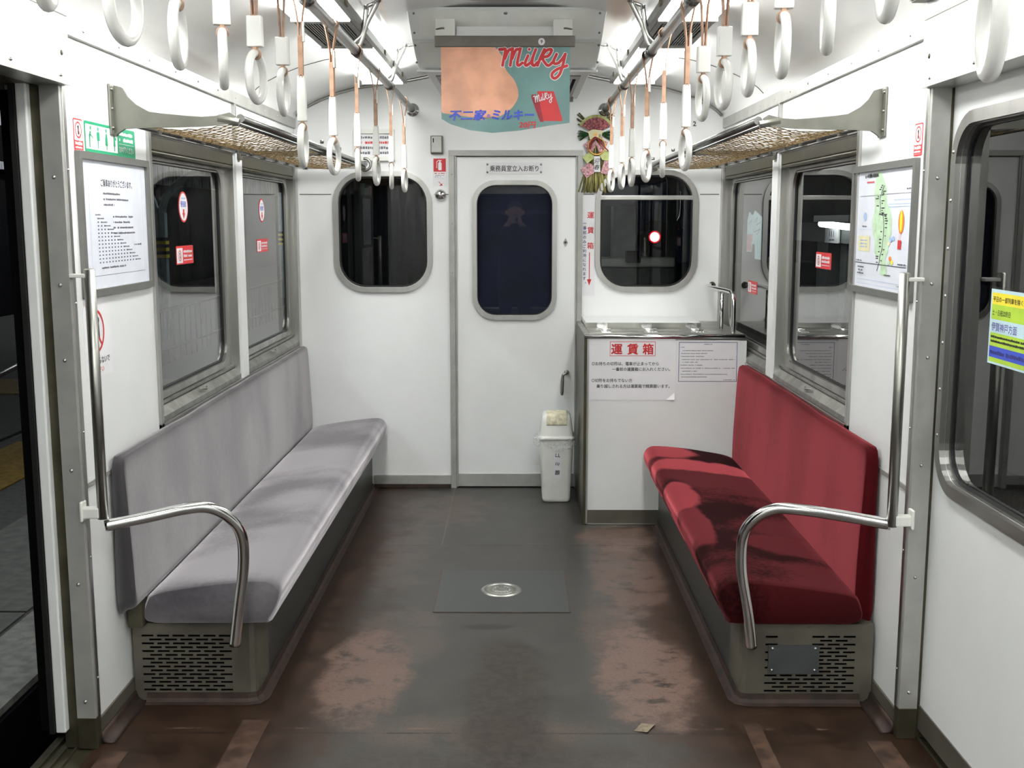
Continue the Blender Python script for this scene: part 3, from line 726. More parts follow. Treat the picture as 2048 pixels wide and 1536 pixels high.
for sgn in (-1, 1):
    side = 'left' if sgn < 0 else 'right'
    for k, (y, lg, rz) in enumerate(STRAPS[sgn]):
        lg = bool(lg); o = proto[lg] if not used[lg] else copy_tree(proto[lg]); used[lg] = True
        o.location = (RX[sgn], y, RZ); o.rotation_euler = (0, 0, math.radians(rz))
        o['label'] = 'white ring strap, %s grip, %s from the end wall on the %s rail' % ('long' if lg else 'short', nth(k), side)
        o['group'] = 'hand straps on the %s rail' % side
# ---- round fan cover on the ceiling
t = thing('ceiling_fan_cover', 'large round dark grey fan cover on the middle of the ceiling', 'ceiling fan', (XC, 3.55, 2.19))
m = MB(); m.lathe([(0, .002), (.22, .004), (.31, .012), (.345, .028), (.35, .04), (.34, .06)], (XC, 3.55, 2.186), (0, 0, 1), 56); m.build('cover_disc', DOMEM, t)
m = MB(); m.lathe([(.30, .05), (.31, .078)], (XC, 3.55, 2.184), (0, 0, 1), 40); m.build('ceiling_ring', ALU, t)
# ---- white duct box across the ceiling in front of the end wall
bx0, bx1 = XC-.365, XC+.375
t = thing('air_duct_box', 'white panelled box hanging under the ceiling behind the poster', 'duct box', (XC, 4.4, 2.05))
m = MB()
prof = [(4.20, 2.245), (4.235, 2.135), (4.33, 2.045), (4.37, 2.040), (4.46, 2.08), (5.80, 2.085), (5.80, 2.245)]
ib = lambda z: .03*(2.245-z)/.2
m.loft([[(x+(ib(z) if x < XC else -ib(z)), y, z) for y, z in prof] for x in (bx0, bx1)], 0, sm=False)
m.build('housing', SHEETW, t, bevel=.004)
def face(u0, u1, a, b, off):       # panel lying on the sloping front between profile fractions
    (ya, za), (yb, zb) = a, b; n = Vector((0, zb-za, -(yb-ya))).normalized()*off
    if n.y > 0: n = -n
    return [Vector((u0, ya, za))+n, Vector((u1, ya, za))+n, Vector((u1, yb, zb))+n, Vector((u0, yb, zb))+n]
lerp = lambda p, q, k: (p[0]+(q[0]-p[0])*k, p[1]+(q[1]-p[1])*k)
for (p, q) in ((prof[0], prof[1]), (prof[1], prof[2])):
    for u0, u1 in ((bx0+.045, XC-.02), (XC+.02, bx1-.045)):
        m = MB(); a, b = lerp(p, q, .10), lerp(p, q, .90)
        A = face(u0, u1, a, b, .004); Bk = face(u0, u1, a, b, -.002)
        m.add(A+Bk, [(0, 1, 2, 3), (7, 6, 5, 4), (0, 4, 5, 1), (1, 5, 6, 2), (2, 6, 7, 3), (3, 7, 4, 0)])
        for uu in (u0-.018, u1+.018):
            for kk in (.2, .8):
                c = face(uu, uu, lerp(p, q, kk), lerp(p, q, kk+.01), .002)[0]; m.lathe([(0, .003), (.003, .002), (.0045, 0)], c, (0, -.8, -.4), 8, 1)
        m.build('front_panel', [PLASTW, SLOTG], t)
m = MB(); m.box(bx0+.025, bx1-.025, 4.325, 4.362, 2.028, 2.036); m.build('lower_lip', PAINT, t, bevel=.003)
for u in (bx0+.06, bx1-.15):
    m = MB(); m.box(u, u+.09, 4.85, 5.72, 2.078, 2.084, 0)
    for k in range(3): m.box(u+.012+k*.024, u+.026+k*.024, 4.95, 5.60, 2.0765, 2.078, 1)
    m.box(u-.01, u+.1, 5.70, 5.73, 2.062, 2.084, 2); m.build('louvre', [SLOTG, BLACK, OLIVE], t)
# ---- hanging poster and its clamp
PY = 4.15
a, b = onY(869, 72, PY), onY(1150, 94, PY)
t = thing('poster_clamp', 'grey brown clamp bar with a round number nine badge, hanging from the ceiling', 'poster clamp', ((a.x+b.x)/2, PY, a.z))
m = MB(); m.box(a.x, b.x, PY-.008, PY+.008, b.z, a.z); bar = m.build('bar', CLAMP, t, bevel=.003)
sb = onY(1083, 84, PY); m = MB(); S = SE(sb.x, sb.z, PY-.008)
m.plate(circ(0, 0, .0125, 20), [], lambda u, v, w: S.p(u, v, .002-w), .0025, 0); m.text(S, '9', 0, -.006, .017, .0026, 1, 'C', bold=.02); m.build('number_badge', [PAPER, INK], bar)
for px in (890, 1126):
    c = onY(px, 56, PY); m = MB(); m.box(c.x-.036, c.x+.036, PY-.004, PY+.012, a.z, c.z+.032); m.build('hanger_plate', PLASTW, t, bevel=.002)
    m = MB(); e = .03 if px > 1000 else -.03
    m.tube([(c.x+e*1.1, PY-.002, c.z-.005), (c.x+e*.4, PY-.008, c.z-.002), (c.x+e*.1, PY-.006, c.z-.002)], .003, 6); m.build('hook', OLIVE, t)
m = MB(); m.box(a.x+.08, b.x-.08, PY+.012, PY+.02, a.z-.002, a.z+.035); m.build('back_strip', PAINT, t)
p0, p1 = onY(882, 95, PY), onY(1140, 95, PY); pz0 = onY(1140, 246, PY).z; pm = onY(985, 268, PY).z
PW = p1.x-p0.x; PH = p1.z-pz0
NU, NV = 28, 18
BOT = [(0, 143), (18, 154), (58, 167), (103, 173), (158, 168), (208, 159), (258, 151)]
def pbot(u):                                      # drop of the curled lower edge below the clamp
    x = u/PW*258
    for (a, b), (c, d) in zip(BOT[:-1], BOT[1:]):
        if a <= x <= c+1e-6: return (b+(d-b)*(x-a)/(c-a))*PH/151
    return PH
t = thing('hanging_poster', 'teal and peach sweets poster with red script lettering, hanging under the ceiling', 'poster', (p0.x+PW/2, PY, p1.z))
class PSurf:
    def p(s, u, v, w=0):
        k = min(1.2, max(0, 1-v/PH)); return Vector((p0.x+u, PY-.009-w-.03*k**2*math.sin(PI*min(1, max(0, u/PW))), pz0+v))
PS = PSurf()
m = MB()
for w_ in (0, -.0008):
    m.add([PS.p(PW*i/NU, PH-pbot(PW*i/NU)*(1-j/NV), w_) for j in range(NV+1) for i in range(NU+1)], [(j*(NU+1)+i, j*(NU+1)+i+1, (j+1)*(NU+1)+i+1, (j+1)*(NU+1)+i) for j in range(NV) for i in range(NU)], 0 if w_ == 0 else 1, True)
U = lambda px: (px-882)/258*PW
V_ = lambda py: PH*(1-(py-95)/151)
k = PW/258
def pstrip(left, right, v0, v1, w, mi, n=40):      # print between two edge curves, following the curl
    def at(c, v):
        for (a, b), (a2, b2) in zip(c[:-1], c[1:]):
            if min(b, b2)-1e-9 <= v <= max(b, b2)+1e-9: return a+(a2-a)*((v-b)/(b2-b) if b2 != b else 0)
        return c[0][0] if abs(v-c[0][1]) < abs(v-c[-1][1]) else c[-1][0]
    V = []; F = []; q = 10
    for i in range(n+1):
        v = v0+(v1-v0)*i/n; a, b = at(left, v), at(right, v)
        for j in range(q+1): V.append(PS.p(a+(b-a)*j/q, v, w))
    for i in range(n):
        for j in range(q): o = i*(q+1)+j; F.append((o, o+1, o+q+2, o+q+1))
    m.add(V, F, mi, True)
def px2(pts): return [(U(a), V_(b)) for a, b in pts]
# plain peach colour field on the left of the sheet (no figure)
edge = catmull([(U(a), V_(b), 0) for a, b in [(990, 95), (1004, 112), (1012, 140), (1030, 163), (1037, 190), (1028, 212), (1008, 230), (975, 241), (920, 238), (884, 228)]], 6)
edge = [(p.x, p.y) for p in edge]
top_part = [p for p in edge if p[1] >= V_(241)]
pstrip([(0, PH), (0, V_(226)), (U(975), V_(241))], top_part, V_(241), PH, .0006, 2)
pstrip(px2([(1075, 185), (1088, 248)]), px2([(1107, 181), (1125, 237)]), V_(243), V_(183), .0010, 3)
pstrip(px2([(1063, 196), (1072, 222), (1082, 249)]), px2([(1075, 185), (1088, 246)]), V_(245), V_(190), .0011, 4)
SCRIPT = [[(718, 168), (742, 158), (772, 162), (764, 230), (746, 322)], [(766, 262), (800, 190), (832, 164), (836, 180), (816, 322)], [(832, 262), (866, 186), (902, 160), (906, 178), (880, 296), (892, 322), (925, 300)],
          [(976, 236), (950, 300), (962, 322), (995, 300)], [(1000, 300), (1034, 210), (1046, 156), (1020, 250), (1014, 308), (1034, 322), (1060, 296)], [(1062, 322), (1090, 250), (1124, 156)], [(1086, 268), (1130, 200), (1170, 170), (1188, 190), (1160, 236), (1108, 256), (1140, 312), (1165, 322), (1196, 296)],
          [(1234, 222), (1208, 280), (1216, 306), (1250, 300), (1286, 262), (1312, 222)], [(1312, 222), (1290, 320), (1262, 400), (1222, 438), (1194, 422), (1200, 388), (1250, 352), (1328, 326)]]
def script(strokes, fn, wd, w, mi):
    for st in strokes:
        P = catmull([fn(*p) for p in st], 5); P2 = [(p.x, p.y) for p in P]
        m.line(PS, P2, wd, w, mi)
        for (a, b) in (P2[0], P2[-1]): m.poly(PS, circ(a, b, wd/2, 10), w, mi)
big = lambda a, b: Vector((U(840+a*.22136), min(PH-4.4*k, V_(60+b*.22136)), 0))
script(SCRIPT, big, 8.2*k, .0014, 5); m.poly(PS, circ(U(1058.5), PH-4.4*k, 4.2*k, 12), .0014, 5)
script(SCRIPT, big, 5.6*k, .0018, 3); m.poly(PS, circ(U(1058.5), PH-4.4*k, 2.9*k, 12), .0018, 3)
def small(a, b):
    x, y = (a-720)/610*37*k, -(b-322)/170*13*k; c_, s_ = math.cos(.29), math.sin(.29)
    return Vector((U(1070)+x*c_-y*s_, V_(206)+x*s_+y*c_, 0))
script(SCRIPT, small, 1.5*k, .0016, 1)
m.text(PS, '不二家', U(898), V_(240), 22*k, .0016, 6, 'L', width=74*k, bold=.06, shear=.2)
m.text(PS, 'の', U(974), V_(236), 8*k, .0016, 6, 'L', bold=.03)
m.text(PS, 'ミルキー', U(984), V_(240), 23*k, .0016, 6, 'L', width=84*k, bold=.06, shear=.2)
m.text(PS, '20円', U(1038), V_(257), 15*k, .0016, 3, 'L', width=34*k, bold=.04, shear=.1)
m.build('printed_sheet', [TEAL, PAPER, PEACH, RED, REDCORD, PAPER, BLUE, PURPLE], t, recalc=False)

# ================================================================== LUGGAGE RACKS
BR = [(228, 172), (234, 172), (244, 175), (255, 193), (272, 209), (298, 223.5), (323, 227), (374, 232), (405, 234), (432, 232), (460, 225), (471, 232), (469, 242), (460, 248), (405, 253), (343, 255), (282, 256), (251, 258), (241, 264.5), (234, 271), (228, 271)]
BRU = [(onY(px, py, 3.29).x-XL, onY(px, py, 3.29).z) for px, py in BR]
BRU = [(max(.002, u), z) for u, z in BRU]
def rack(sgn, y0, y1):
    side = 'left' if sgn < 0 else 'right'
    X = XL if sgn < 0 else XR; s = -sgn
    P = lambda u, y, z: (X+s*u, y, z)
    t = thing('luggage_rack', 'luggage rack of tan rope netting on steel brackets, above the %s windows' % side, 'luggage rack', (X, (y0+y1)/2, 1.74))
    m = MB(); m.plate(BRU, [], lambda u, v, w: P(u, y0-.006+w, v), .012)
    m.tube([P(BRU[9][0]+.006, y0, BRU[9][1]-.006), P(.372, y0, 1.752)], .012, 8)
    m.box(X+s*.0005, X+s*.007, y0-.03, y0+.03, 1.715, 1.86); 
    for z in (1.735, 1.79, 1.845): m.lathe([(0, .005), (.004, .004), (.006, 0)], P(.007, y0-.018, z), (s, 0, 0), 8)
    m.build('end_bracket', RACKM, t, bevel=.003)
    m = MB(); m.box(X+s*.003, X+s*.39, 4.712, 4.722, 1.738, 1.758); m.box(X+s*.0145, X+s*.022, 4.69, 4.745, 1.72, 1.775); m.build('middle_bracket', OLIVE, t, bevel=.002)
    m = MB(); m.box(X+s*.0125, X+s*.39, y1-.015, y1-.005, 1.735, 1.757); m.tube([P(.385+.03*math.cos(a), y1-.01, 1.758+.03*math.sin(a)) for a in [-2.4+.3*k for k in range(15)]], .007, 8); m.build('far_bracket', STEEL, t)
    m = MB(); m.tube([P(.375, y0, 1.764), P(.385, y1, 1.758)], .0125, 14); m.tube([P(.352, y0+.01, 1.752), P(.36, y1-.01, 1.748)], .005, 8)
    for yy in (y0+1.3, y0+1.75): m.lathe([(0, .008), (.008, .006), (.008, -.006), (0, -.008)], P(.385, yy, 1.786), (0, 0, 1), 10)
    m.build('front_rail', PIPE, t)
    m = MB(); m.tube([P(.075, y0, 1.742), P(.075, y1, 1.742)], .0085, 12)
    k = y0+.15
    while k < y1: m.box(X+s*.063, X+s*.087, k, k+.03, 1.731, 1.753); k += .24
    m.build('rear_rail', PIPE, t)
    m = MB(); NS = 12; dy = .026; ny = int((y1-y0-.02)/dy)
    def np_(u, y): k = (u-.08)/.275; return Vector(P(u, y, 1.744+.010*k-.016*math.sin(PI*k)))
    for i in range(NS):
        ua = .082+.268*i/NS; ub = .082+.268*(i+1)/NS; vs = []; fs = []
        for j in range(ny+1):
            c = np_(ua if (i+j) % 2 == 0 else ub, y0+.012+j*dy); c.z += random.uniform(-.0015, .0015)
            r = .0015; vs += [c+Vector((0, 0, -r)), c+Vector((r*s, 0, r*.5)), c+Vector((-r*s, 0, r*.5))]
            if j:
                o = 3*(j-1)
                for q in range(3): fs.append((o+q, o+(q+1) % 3, o+3+(q+1) % 3, o+3+q))
        m.add(vs, fs, 0)
    m.build('netting', ROPE, t, recalc=False)
rack(-1, 3.29, 5.88); rack(1, 3.375, 5.88)

# ================================================================== BENCH SEATS
def cushion(X, s, y0, y1, sec, mat, lump, seed, round_=.028):
    R = random.Random(seed); m = MB(); n = 48; secs = []
    ph = [R.uniform(0, 6.28) for _ in range(4)]
    cu = sum(p[0] for p in sec)/len(sec); cz = sum(p[1] for p in sec)/len(sec)
    ys = [y0, y0+.003, y0+.010, y0+round_]+[y0+round_+(y1-y0-2*round_)*k/n for k in range(1, n)]+[y1-round_, y1-.010, y1-.003, y1]
    for y in ys:
        e = min(y-y0, y1-y); k = 1-.10*(max(0, 1-e/round_))**2.2
        row = []
        for (u, z) in sec:
            top = max(0, (z-cz)/.07)
            d = lump*top*(math.sin(y*4.1+ph[0]+u*3)+.6*math.sin(y*9.3+ph[1])+.35*math.sin(y*17+ph[2]+u*9))
            row.append((X+s*(cu+(u-cu)*(.5+.5*k)), y, cz+(z-cz)*k+d))
        secs.append(row)
    m.loft(secs, 0); return m
def smooth_sec(pts, n=4):
    P = [Vector((a, b, 0)) for a, b in pts]; N = len(P); out = []
    for i in range(N):
        a, b, c, d = P[i-1], P[i], P[(i+1) % N], P[(i+2) % N]
        for k in range(n):
            t = k/n; q = .5*((2*b)+(c-a)*t+(2*a-5*b+4*c-d)*t*t+(3*b-a-3*c+d)*t**3); out.append((q.x, q.y))
    return out
def bench(sgn, ys0, ys1, yb0, yb1, mat, matb, label, uf, ubase):
    X = XL if sgn < 0 else XR; s = -sgn
    t = thing('bench_seat', label, 'seat', (X+s*.25, (ys0+ys1)/2, 0))
    sec = smooth_sec([(.055, .26), (.055, .325), (.09, .352), (.2, .372), (.32, .388), (uf-.06, .396), (uf-.022, .388), (uf-.003, .362), (uf-.008, .325), (uf-.035, .272), (uf-.06, .256), (.2, .254)])
    m = cushion(X, s, ys0, ys1, sec, mat, .0030, 3 if sgn < 0 else 5); m.build('seat_cushion', mat, t)
    zb = 0 if sgn < 0 else .072
    bs = smooth_sec([(.006, .335-zb), (.010, .60), (.010, .770), (.02, .792), (.036, .790), (.047, .765), (.055, .60), (.062, .42), (.060, .345-zb), (.03, .326-zb)])
    m = cushion(X, s, yb0, yb1, bs, mat, .0006, 4, .02); m.build('backrest', matb, t)
    # heater box
    ub = ubase; yn = ys0+.02
    m = MB(); zt = .252
    su0, su1 = ub-.35, ub-.065
    rows = 15; z0s, z1s = .038, .212
    fn = lambda u, v, w: (X+s*u, yn+w, v)
    holes = []
    for r in range(rows):
        z = z0s+(z1s-z0s)*r/(rows-1); n = 6 if r % 2 == 0 else 5
        pit = (su1-su0)/6
        for c in range(n):
            u = su0+pit*(c+(0 if n == 6 else .5)); 
            if sgn > 0 and z > .098 and (ub-.30 < X*0+u+.0) and (ub-.115 > u+pit*.4) and u > ub-.245: continue
            holes.append([(u, z-.0033), (u+pit*.78, z-.0033), (u+pit*.78, z+.0033), (u, z+.0033)])
    m.plate([(.008, .004), (ub-.02, .004), (ub-.02, zt), (.008, zt)], holes, fn, .003, 0)
    pr = [(ub-.02, yn), (ub-.006, yn+.006), (ub, yn+.02), (ub, yn+.16)]
    for a, b in zip(pr[:-1], pr[1:]): m.quad((X+s*a[0], a[1], .004), (X+s*b[0], b[1], .004), (X+s*b[0], b[1], zt), (X+s*a[0], a[1], zt), 0)
    m.box(X+s*.02, X+s*(ub-.03), yn+.03, yn+.034, .01, zt-.01, 1)
    m.box(X+s*.008, X+s*(ub-.012), yn+.004, ys1-.01, zt-.004, zt, 0)
    m.lathe([(0, .003), (.003, .002), (.004, 0)], (X+s*(ub*.5), yn, zt-.008), (0, -1, 0), 8, 0)
    if sgn < 0: m.box(X+s*.012, X+s*.055, ys0-.02, ys0+.03, zt, .335, 2)
    hb = m.build('heater_box', [OLIVE, BLACK, DKSTEEL], t)
    m = MB(); m.box(X+s*(ub-.004), X+s*ub, yn+.16, ys1-.004, .02, zt); m.build('mesh_panel', PERF, hb)
    if sgn > 0:
        m = MB(); pl = (ub-.285+.05, ub-.085, .10, .19)
        pa, pb = onY(1537, 1290, yn), onY(1636, 1346, yn)
        m.box(pa.x, pb.x, yn-.004, yn+.001, pb.z, pa.z, 0)
        for xx in (pa.x+.012, pb.x-.012):
            for zz in (pa.z-.01, pb.z+.01): m.lathe([(0, .003), (.004, .002), (.005, 0)], (xx, yn-.004, zz), (0, -1, 0), 8, 1)
        m.build('cover_plate', [PLATEM, ALU], hb)
    # brown cove skirting round the foot of the box
    m = MB(); c = .04
    path = [(0.045, yn), (.07, yn-.0), (ub-.03, yn), (ub-.008, yn+.006), (ub, yn+.03), (ub, ys1-.01)]
    nrm = [(0, -1), (0, -1), (.25, -.97), (.7, -.7), (.97, -.25), (1, 0)]
    prof2 = [(.0015, .030), (.005, .030), (.008, .014), (.016, .005), (.032, .0015), (.0015, .0015)]
    secs = [[(X+s*(u+nx*d), y+ny*d, z) for d, z in prof2] for (u, y), (nx, ny) in zip(path, nrm)]
    m.loft(secs, 0, sm=False); m.build('cove_skirting', BROWNL, hb)
    return t
bench(-1, 3.19, 5.935, 3.105, 5.935, LILAC, LILACB, 'long lilac grey velour bench seat along the left wall', .472, .385)
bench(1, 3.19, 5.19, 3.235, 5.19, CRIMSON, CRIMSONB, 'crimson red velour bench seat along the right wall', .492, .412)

# ---- grab poles by the doors and seat end rails
def grab(sgn, y, pole_x, ztop, zbot):
    side = 'left' if sgn < 0 else 'right'; X = XL if sgn < 0 else XR; s = -sgn
    t = thing('grab_pole', 'upright dark steel grab pole on brackets beside the %s' % ('open left door' if sgn < 0 else 'closed right door'), 'grab pole', (pole_x, y, zbot))
    m = MB(); m.cyl((pole_x, y, zbot), (pole_x, y, ztop), .0145, 18); m.lathe([(0, .004), (.012, .003), (.0145, 0)], (pole_x, y, ztop), (0, 0, 1), 16); m.build('pole', STEEL, t)
    m = MB(); m.box(X+s*.007, pole_x-s*.006, y-.013, y+.013, ztop-.020, ztop-.010); m.build('bracket', PLASTW, t, bevel=.002)
    m = MB(); m.box(X+s*.006, pole_x-s*.006, y-.014, y+.014, zbot+.002, zbot+.032); m.box(X+s*.0, X+s*.008, y-.02, y+.018, zbot-.006, zbot+.05); m.build('bracket', PLASTW, t, bevel=.004)
    return t
pt = onX(179, 540, -1.128); pb_ = onX(205, 1016, -1.128)
grab(-1, (pt.y+pb_.y)/2, -1.128, pt.z, pb_.z-.030)
pt2 = onX(1812, 548, 1.038); pb2 = onX(1782, 1030, 1.038)
grab(1, (pt2.y+pb2.y)/2, 1.038, pt2.z, pb2.z-.030)
def seat_rail(sgn, yp, px_pole, pts, label):
    t = thing('seat_end_rail', label, 'handrail', pts[-1])
    m = MB(); m.tube(catmull(pts, 8), .0165, 16); m.lathe([(0, .006), (.012, .004), (.0165, 0)], pts[-1], (0, 0, -1), 16); m.build('tube', CHROME, t)
    m = MB(); e = Vector(pts[-1]); m.box(e.x-.014, e.x+.014, e.y+.008, e.y+.03, e.z+.0, e.z+.04); m.build('foot_mount', STEEL, t)
    return t
yl = (pt.y+pb_.y)/2; yr = (pt2.y+pb2.y)/2
L = [(-1.128, yl+.006, .643), (-1.03, yl+.05, .655), (-.93, yl+.095, .668), (-.872, yl+.12, .664), (-.825, yl+.145, .630), (-.797, yl+.165, .575), (-.798, yl+.185, .48), (-.822, yl+.20, .33), (-.838, yl+.205, .222)]
seat_rail(-1, yl, -1.128, L, 'bent chrome end rail in front of the lilac bench')
Rr = [(1.038, yr+.006, .633), (.93, yr+.045, .645), (.80, yr+.085, .655), (.735, yr+.11, .648), (.685, yr+.13, .612), (.66, yr+.15, .555), (.662, yr+.165, .45), (.688, yr+.175, .31), (.702, yr+.18, .205)]
seat_rail(1, yr, 1.038, Rr, 'bent chrome end rail in front of the crimson bench')

# ================================================================== FARE BOX COUNTER AND BIN
CX0, CY0, CZ = .318, 5.21, .932
t = thing('fare_counter', 'white counter with steel edges and a hinged lid, right of the cab door', 'counter', ((CX0+XR)/2, 5.58, 0))
m = MB(); m.box(CX0+.02, XR-.004, CY0, D-.004, .072, CZ-.03); m.build('body', PAINT, t)
m = MB(); m.box(CX0, CX0+.02, CY0-.004, CY0+.03, .0, CZ-.004); m.box(CX0+.001, CX0+.019, CY0+.03, D-.02, .0, CZ-.006); m.build('corner_post', DKSTEEL, t, bevel=.003)
m = MB(); m.box(CX0+.014, CX0+.022, CY0-.007, CY0-.003, 0.002, CZ-.02); m.box(CX0+.014, XR-.3, CY0-.007, CY0-.001, .002, .008); m.build('edge_strip', ALU, t)
m = MB(); m.box(CX0+.02, XR-.42+.06, CY0-.003, CY0+.01, .004, .074); m.build('kick_plate', OLIVE, t)
m = MB(); m.box(CX0+.002, XR-.004, CY0+.012, D-.012, CZ-.03, CZ-.004)
m.build('steel_top', STEEL, t, bevel=.002)
m = MB(); m.tube([(CX0+.002, CY0+.004, CZ-.012), (XR-.012, CY0+.004, CZ-.012)], .012, 12); m.build('front_edge', CHROME, t)
m = MB(); m.box(CX0+.03, XR-.16, 5.60, D-.006, CZ-.002, CZ+.022); lid_ = m.build('lid', PAINT, t, bevel=.004)
m = MB(); m.box(CX0+.028, XR-.16, 5.592, 5.60, CZ-.002, CZ+.020); m.box(CX0+.03, XR-.12, 5.41, 5.418, CZ-.004, CZ+.003); m.box(CX0+.03, XR-.12, 5.29, 5.59, CZ-.004, CZ-.001)
m.build('hinge_strip', STEEL, t)
for px in (1210, 1302, 1395):
    hx = onZ(px, 655, CZ).x
    hx = (px-1035)/2200*5.42
    m = MB(); m.box(hx-.024, hx+.024, 5.30, 5.595, CZ-.002, CZ+.001); m.box(hx-.028, hx+.028, 5.586, 5.592, CZ, CZ+.021); m.cyl((hx-.03, 5.414, CZ+.004), (hx+.03, 5.414, CZ+.004), .006, 10)
    for dx in (-.016, 0, .016): m.lathe([(0, .003), (.004, .002), (.005, 0)], (hx+dx, 5.32, CZ+.001), (0, 0, 1), 8)
    m.build('hinge', CHROME, lid_, bevel=.001)
# guard rail standing on the counter
ga = onY(1424, 570, D); gz = ga.z
t = thing('counter_guard_rail', 'short bent chrome rail standing on the counter in front of the window', 'handrail', (1.0, 5.5, CZ))
p1 = onX(1472, 590, 1.03); 
m = MB(); m.tube(catmull([(ga.x, D-.004, gz), (1.0, D-.15, gz+.002), (1.03, 5.40, gz+.004), (1.035, 5.315, gz-.004), (1.037, 5.285, gz-.035), (1.038, 5.28, gz-.10), (1.038, 5.28, CZ-.002)], 6), .0105, 12); m.build('rail', CHROME, t)
m = MB(); m.cyl((1.025, 5.52, CZ-.002), (1.025, 5.52, gz), .009, 12); m.build('post', CHROME, t)
m = MB(); m.lathe([(.012, .02), (.016, .018), (.018, .0)], (ga.x, D, gz), (0, -1, 0), 16); m.build('wall_flange', DKSTEEL, t)
# ---- notices on the counter
def paper(name, label, S, u1, v1, mats, r=.0, t=.0012):
    m = MB(); m.slab(S, 0, u1, 0, v1, t, 0, r); return m
q = onY(1175, 800, CY0); q2 = onY(1352, 678, CY0)
S = SE(q.x, q.z, CY0); w_, h_ = q2.x-q.x, q2.z-q.z
m = MB(); m.slab(S, 0, w_, 0, h_, .0012, 0, .008); kx = w_/177; ky = h_/122
X_ = lambda px: (px-1175)*kx; Y_ = lambda py: (800-py)*ky
m.rect(S, X_(1219), X_(1311), Y_(712), Y_(683), .0014, 1); m.rect(S, X_(1220), X_(1310), Y_(711), Y_(684), .0016, 0)
for ch, px in (('運', 1233), ('賃', 1265), ('箱', 1296)): m.text(S, ch, X_(px), Y_(706.5), 23*kx, .0022, 1, 'C', bold=.05)
m.text(S, '○お持ちの切符は、電車が止まってから', X_(1183), Y_(730), 8*kx, .002, 2, 'L', width=135*kx, bold=.02)
m.text(S, '一番前の運賃箱にお入れください。', X_(1224), Y_(741), 8*kx, .002, 2, 'L', width=117*kx, bold=.02)
m.text(S, '○切符をお持ちでない方', X_(1183), Y_(763.5), 8*kx, .002, 2, 'L', width=82*kx, bold=.02)
m.text(S, '乗り越しされる方は運賃箱で精算願います。', X_(1193), Y_(775), 8*kx, .002, 2, 'L', width=148*kx, bold=.02)
m.add([S.p(X_(1335), 0.002, .0016), S.p(X_(1351), .002, .012), S.p(X_(1351), Y_(785), .0016)], [(0, 1, 2)], 0)
tag(m.build('fare_notice', [PAPER, RED, INK], loc=S.p(0, 0, 0)), 'white notice with large red characters in a red box, on the counter front', 'notice')
q = onY(1355, 765, CY0); q2 = onY(1476, 682, CY0); S = SE(q.x, q.z, CY0); w_, h_ = q2.x-q.x, q2.z-q.z
m = MB(); m.slab(S, -.004, w_+.006, -.006, h_+.004, .001, 0)
for a, b, c, d in ((.004, w_-.002, h_-.008, h_-.0055), (.004, w_-.002, .004, .0065), (.003, .0055, .004, h_-.0055), (w_-.0045, w_-.002, .004, h_-.0055)): m.rect(S, a, b, c, d, .0014, 1)
ln = [(.42, .58, .93), (.02, .13, .86), (.06, .6, .78), (.04, .5, .71), (.04, .45, .64), (.05, .97, .565), (.05, .34, .50), (.03, .42, .43), (.04, .97, .355), (.05, .33, .285), (.04, .85, .21), (.05, .5, .145), (.76, .98, .075)]
for i, (a, b, v) in enumerate(ln): m.dashes(S, w_*a+.003, w_*b-.003, h_*v-.004, .0042, .0015, 2, i+20, .08)
tag(m.build('passenger_notice', [PAPER, INKB, INKG], loc=S.p(0, 0, 0)), 'white notice with small print inside a thin blue border, on the counter front', 'notice')
# ---- litter bin
bx = onZ(1117, 1005, 0).x-.012; by = 5.70
t = thing('litter_bin', 'white plastic swing lid litter bin beside the cab door', 'litter bin', (bx, by, 0))
m = MB(); 
secs = [[(bx+u*a, by+v*b, z) for u, v in rr(-1, 1, -1, 1, .28, 5)] for z, a, b in ((.0, .064, .058), (.006, .071, .064), (.02, .074, .066), (.33, .088, .078), (.345, .089, .079))]
m.loft(secs, 0, sm=True); body = m.build('body', PLASTW, t)
m = MB(); secs = [[(bx+u*a, by+v*b, z) for u, v in rr(-1, 1, -1, 1, .26, 5)] for z, a, b in ((.335, .095, .084), (.350, .0965, .085), (.352, .089, .079), (.36, .088, .078), (.44, .078, .069), (.458, .074, .064), (.470, .066, .054))]
m.loft(secs, 0, sm=True)
lid = m.build('lid', PLASTW, t)
m = MB(); fp = [(-.0765, .418), (-.0745, .440), (-.0695, .459), (-.060, .4725), (-.030, .4765), (.035, .4765)]
m.loft([[(bx-.052, by+a_, z_), (bx+.052, by+a_, z_), (bx+.052, by+a_+.004, z_-.005), (bx-.052, by+a_+.004, z_-.005)] for a_, z_ in fp], 0, sm=False); m.build('swing_flap', IVORY, lid)
m = MB(); R = random.Random(2); n = 40; secs = []
for z, e in ((.350, 1.06), (.335, 1.10), (.315, 1.12), (.295, 1.09)):
    row = []
    for k in range(n):
        a = 2*PI*k/n; cx, cy = math.cos(a), math.sin(a); rad = 1/max(abs(cx), abs(cy)); rad = min(rad, 1.25)
        wv = 1+.03*math.sin(3*a+z*30)+.02*math.sin(7*a); dz = 0 if z > .34 else .018*math.sin(2*a+.6)+.012*math.sin(5*a)
        row.append((bx+cx*rad*.088*e*wv-(.02 if (cx < -.5 and z < .34) else 0), by+cy*rad*.078*e*wv, z+dz))
    secs.append(row)
m.loft(secs, 0, caps=False); m.build('bin_liner', BAGM, t)
m = MB(); Sb = Surf((bx+.002, by-.0735, .272), (0, .03, -1), (1, 0, 0))
Sb = Surf((bx-.012, by-.0772, .285), (0, .045, -1), (1, 0, 0)); Sb.n = -Sb.n if Sb.n.y > 0 else Sb.n
m.slab(Sb, 0, .155, 0, .036, .001, 0)
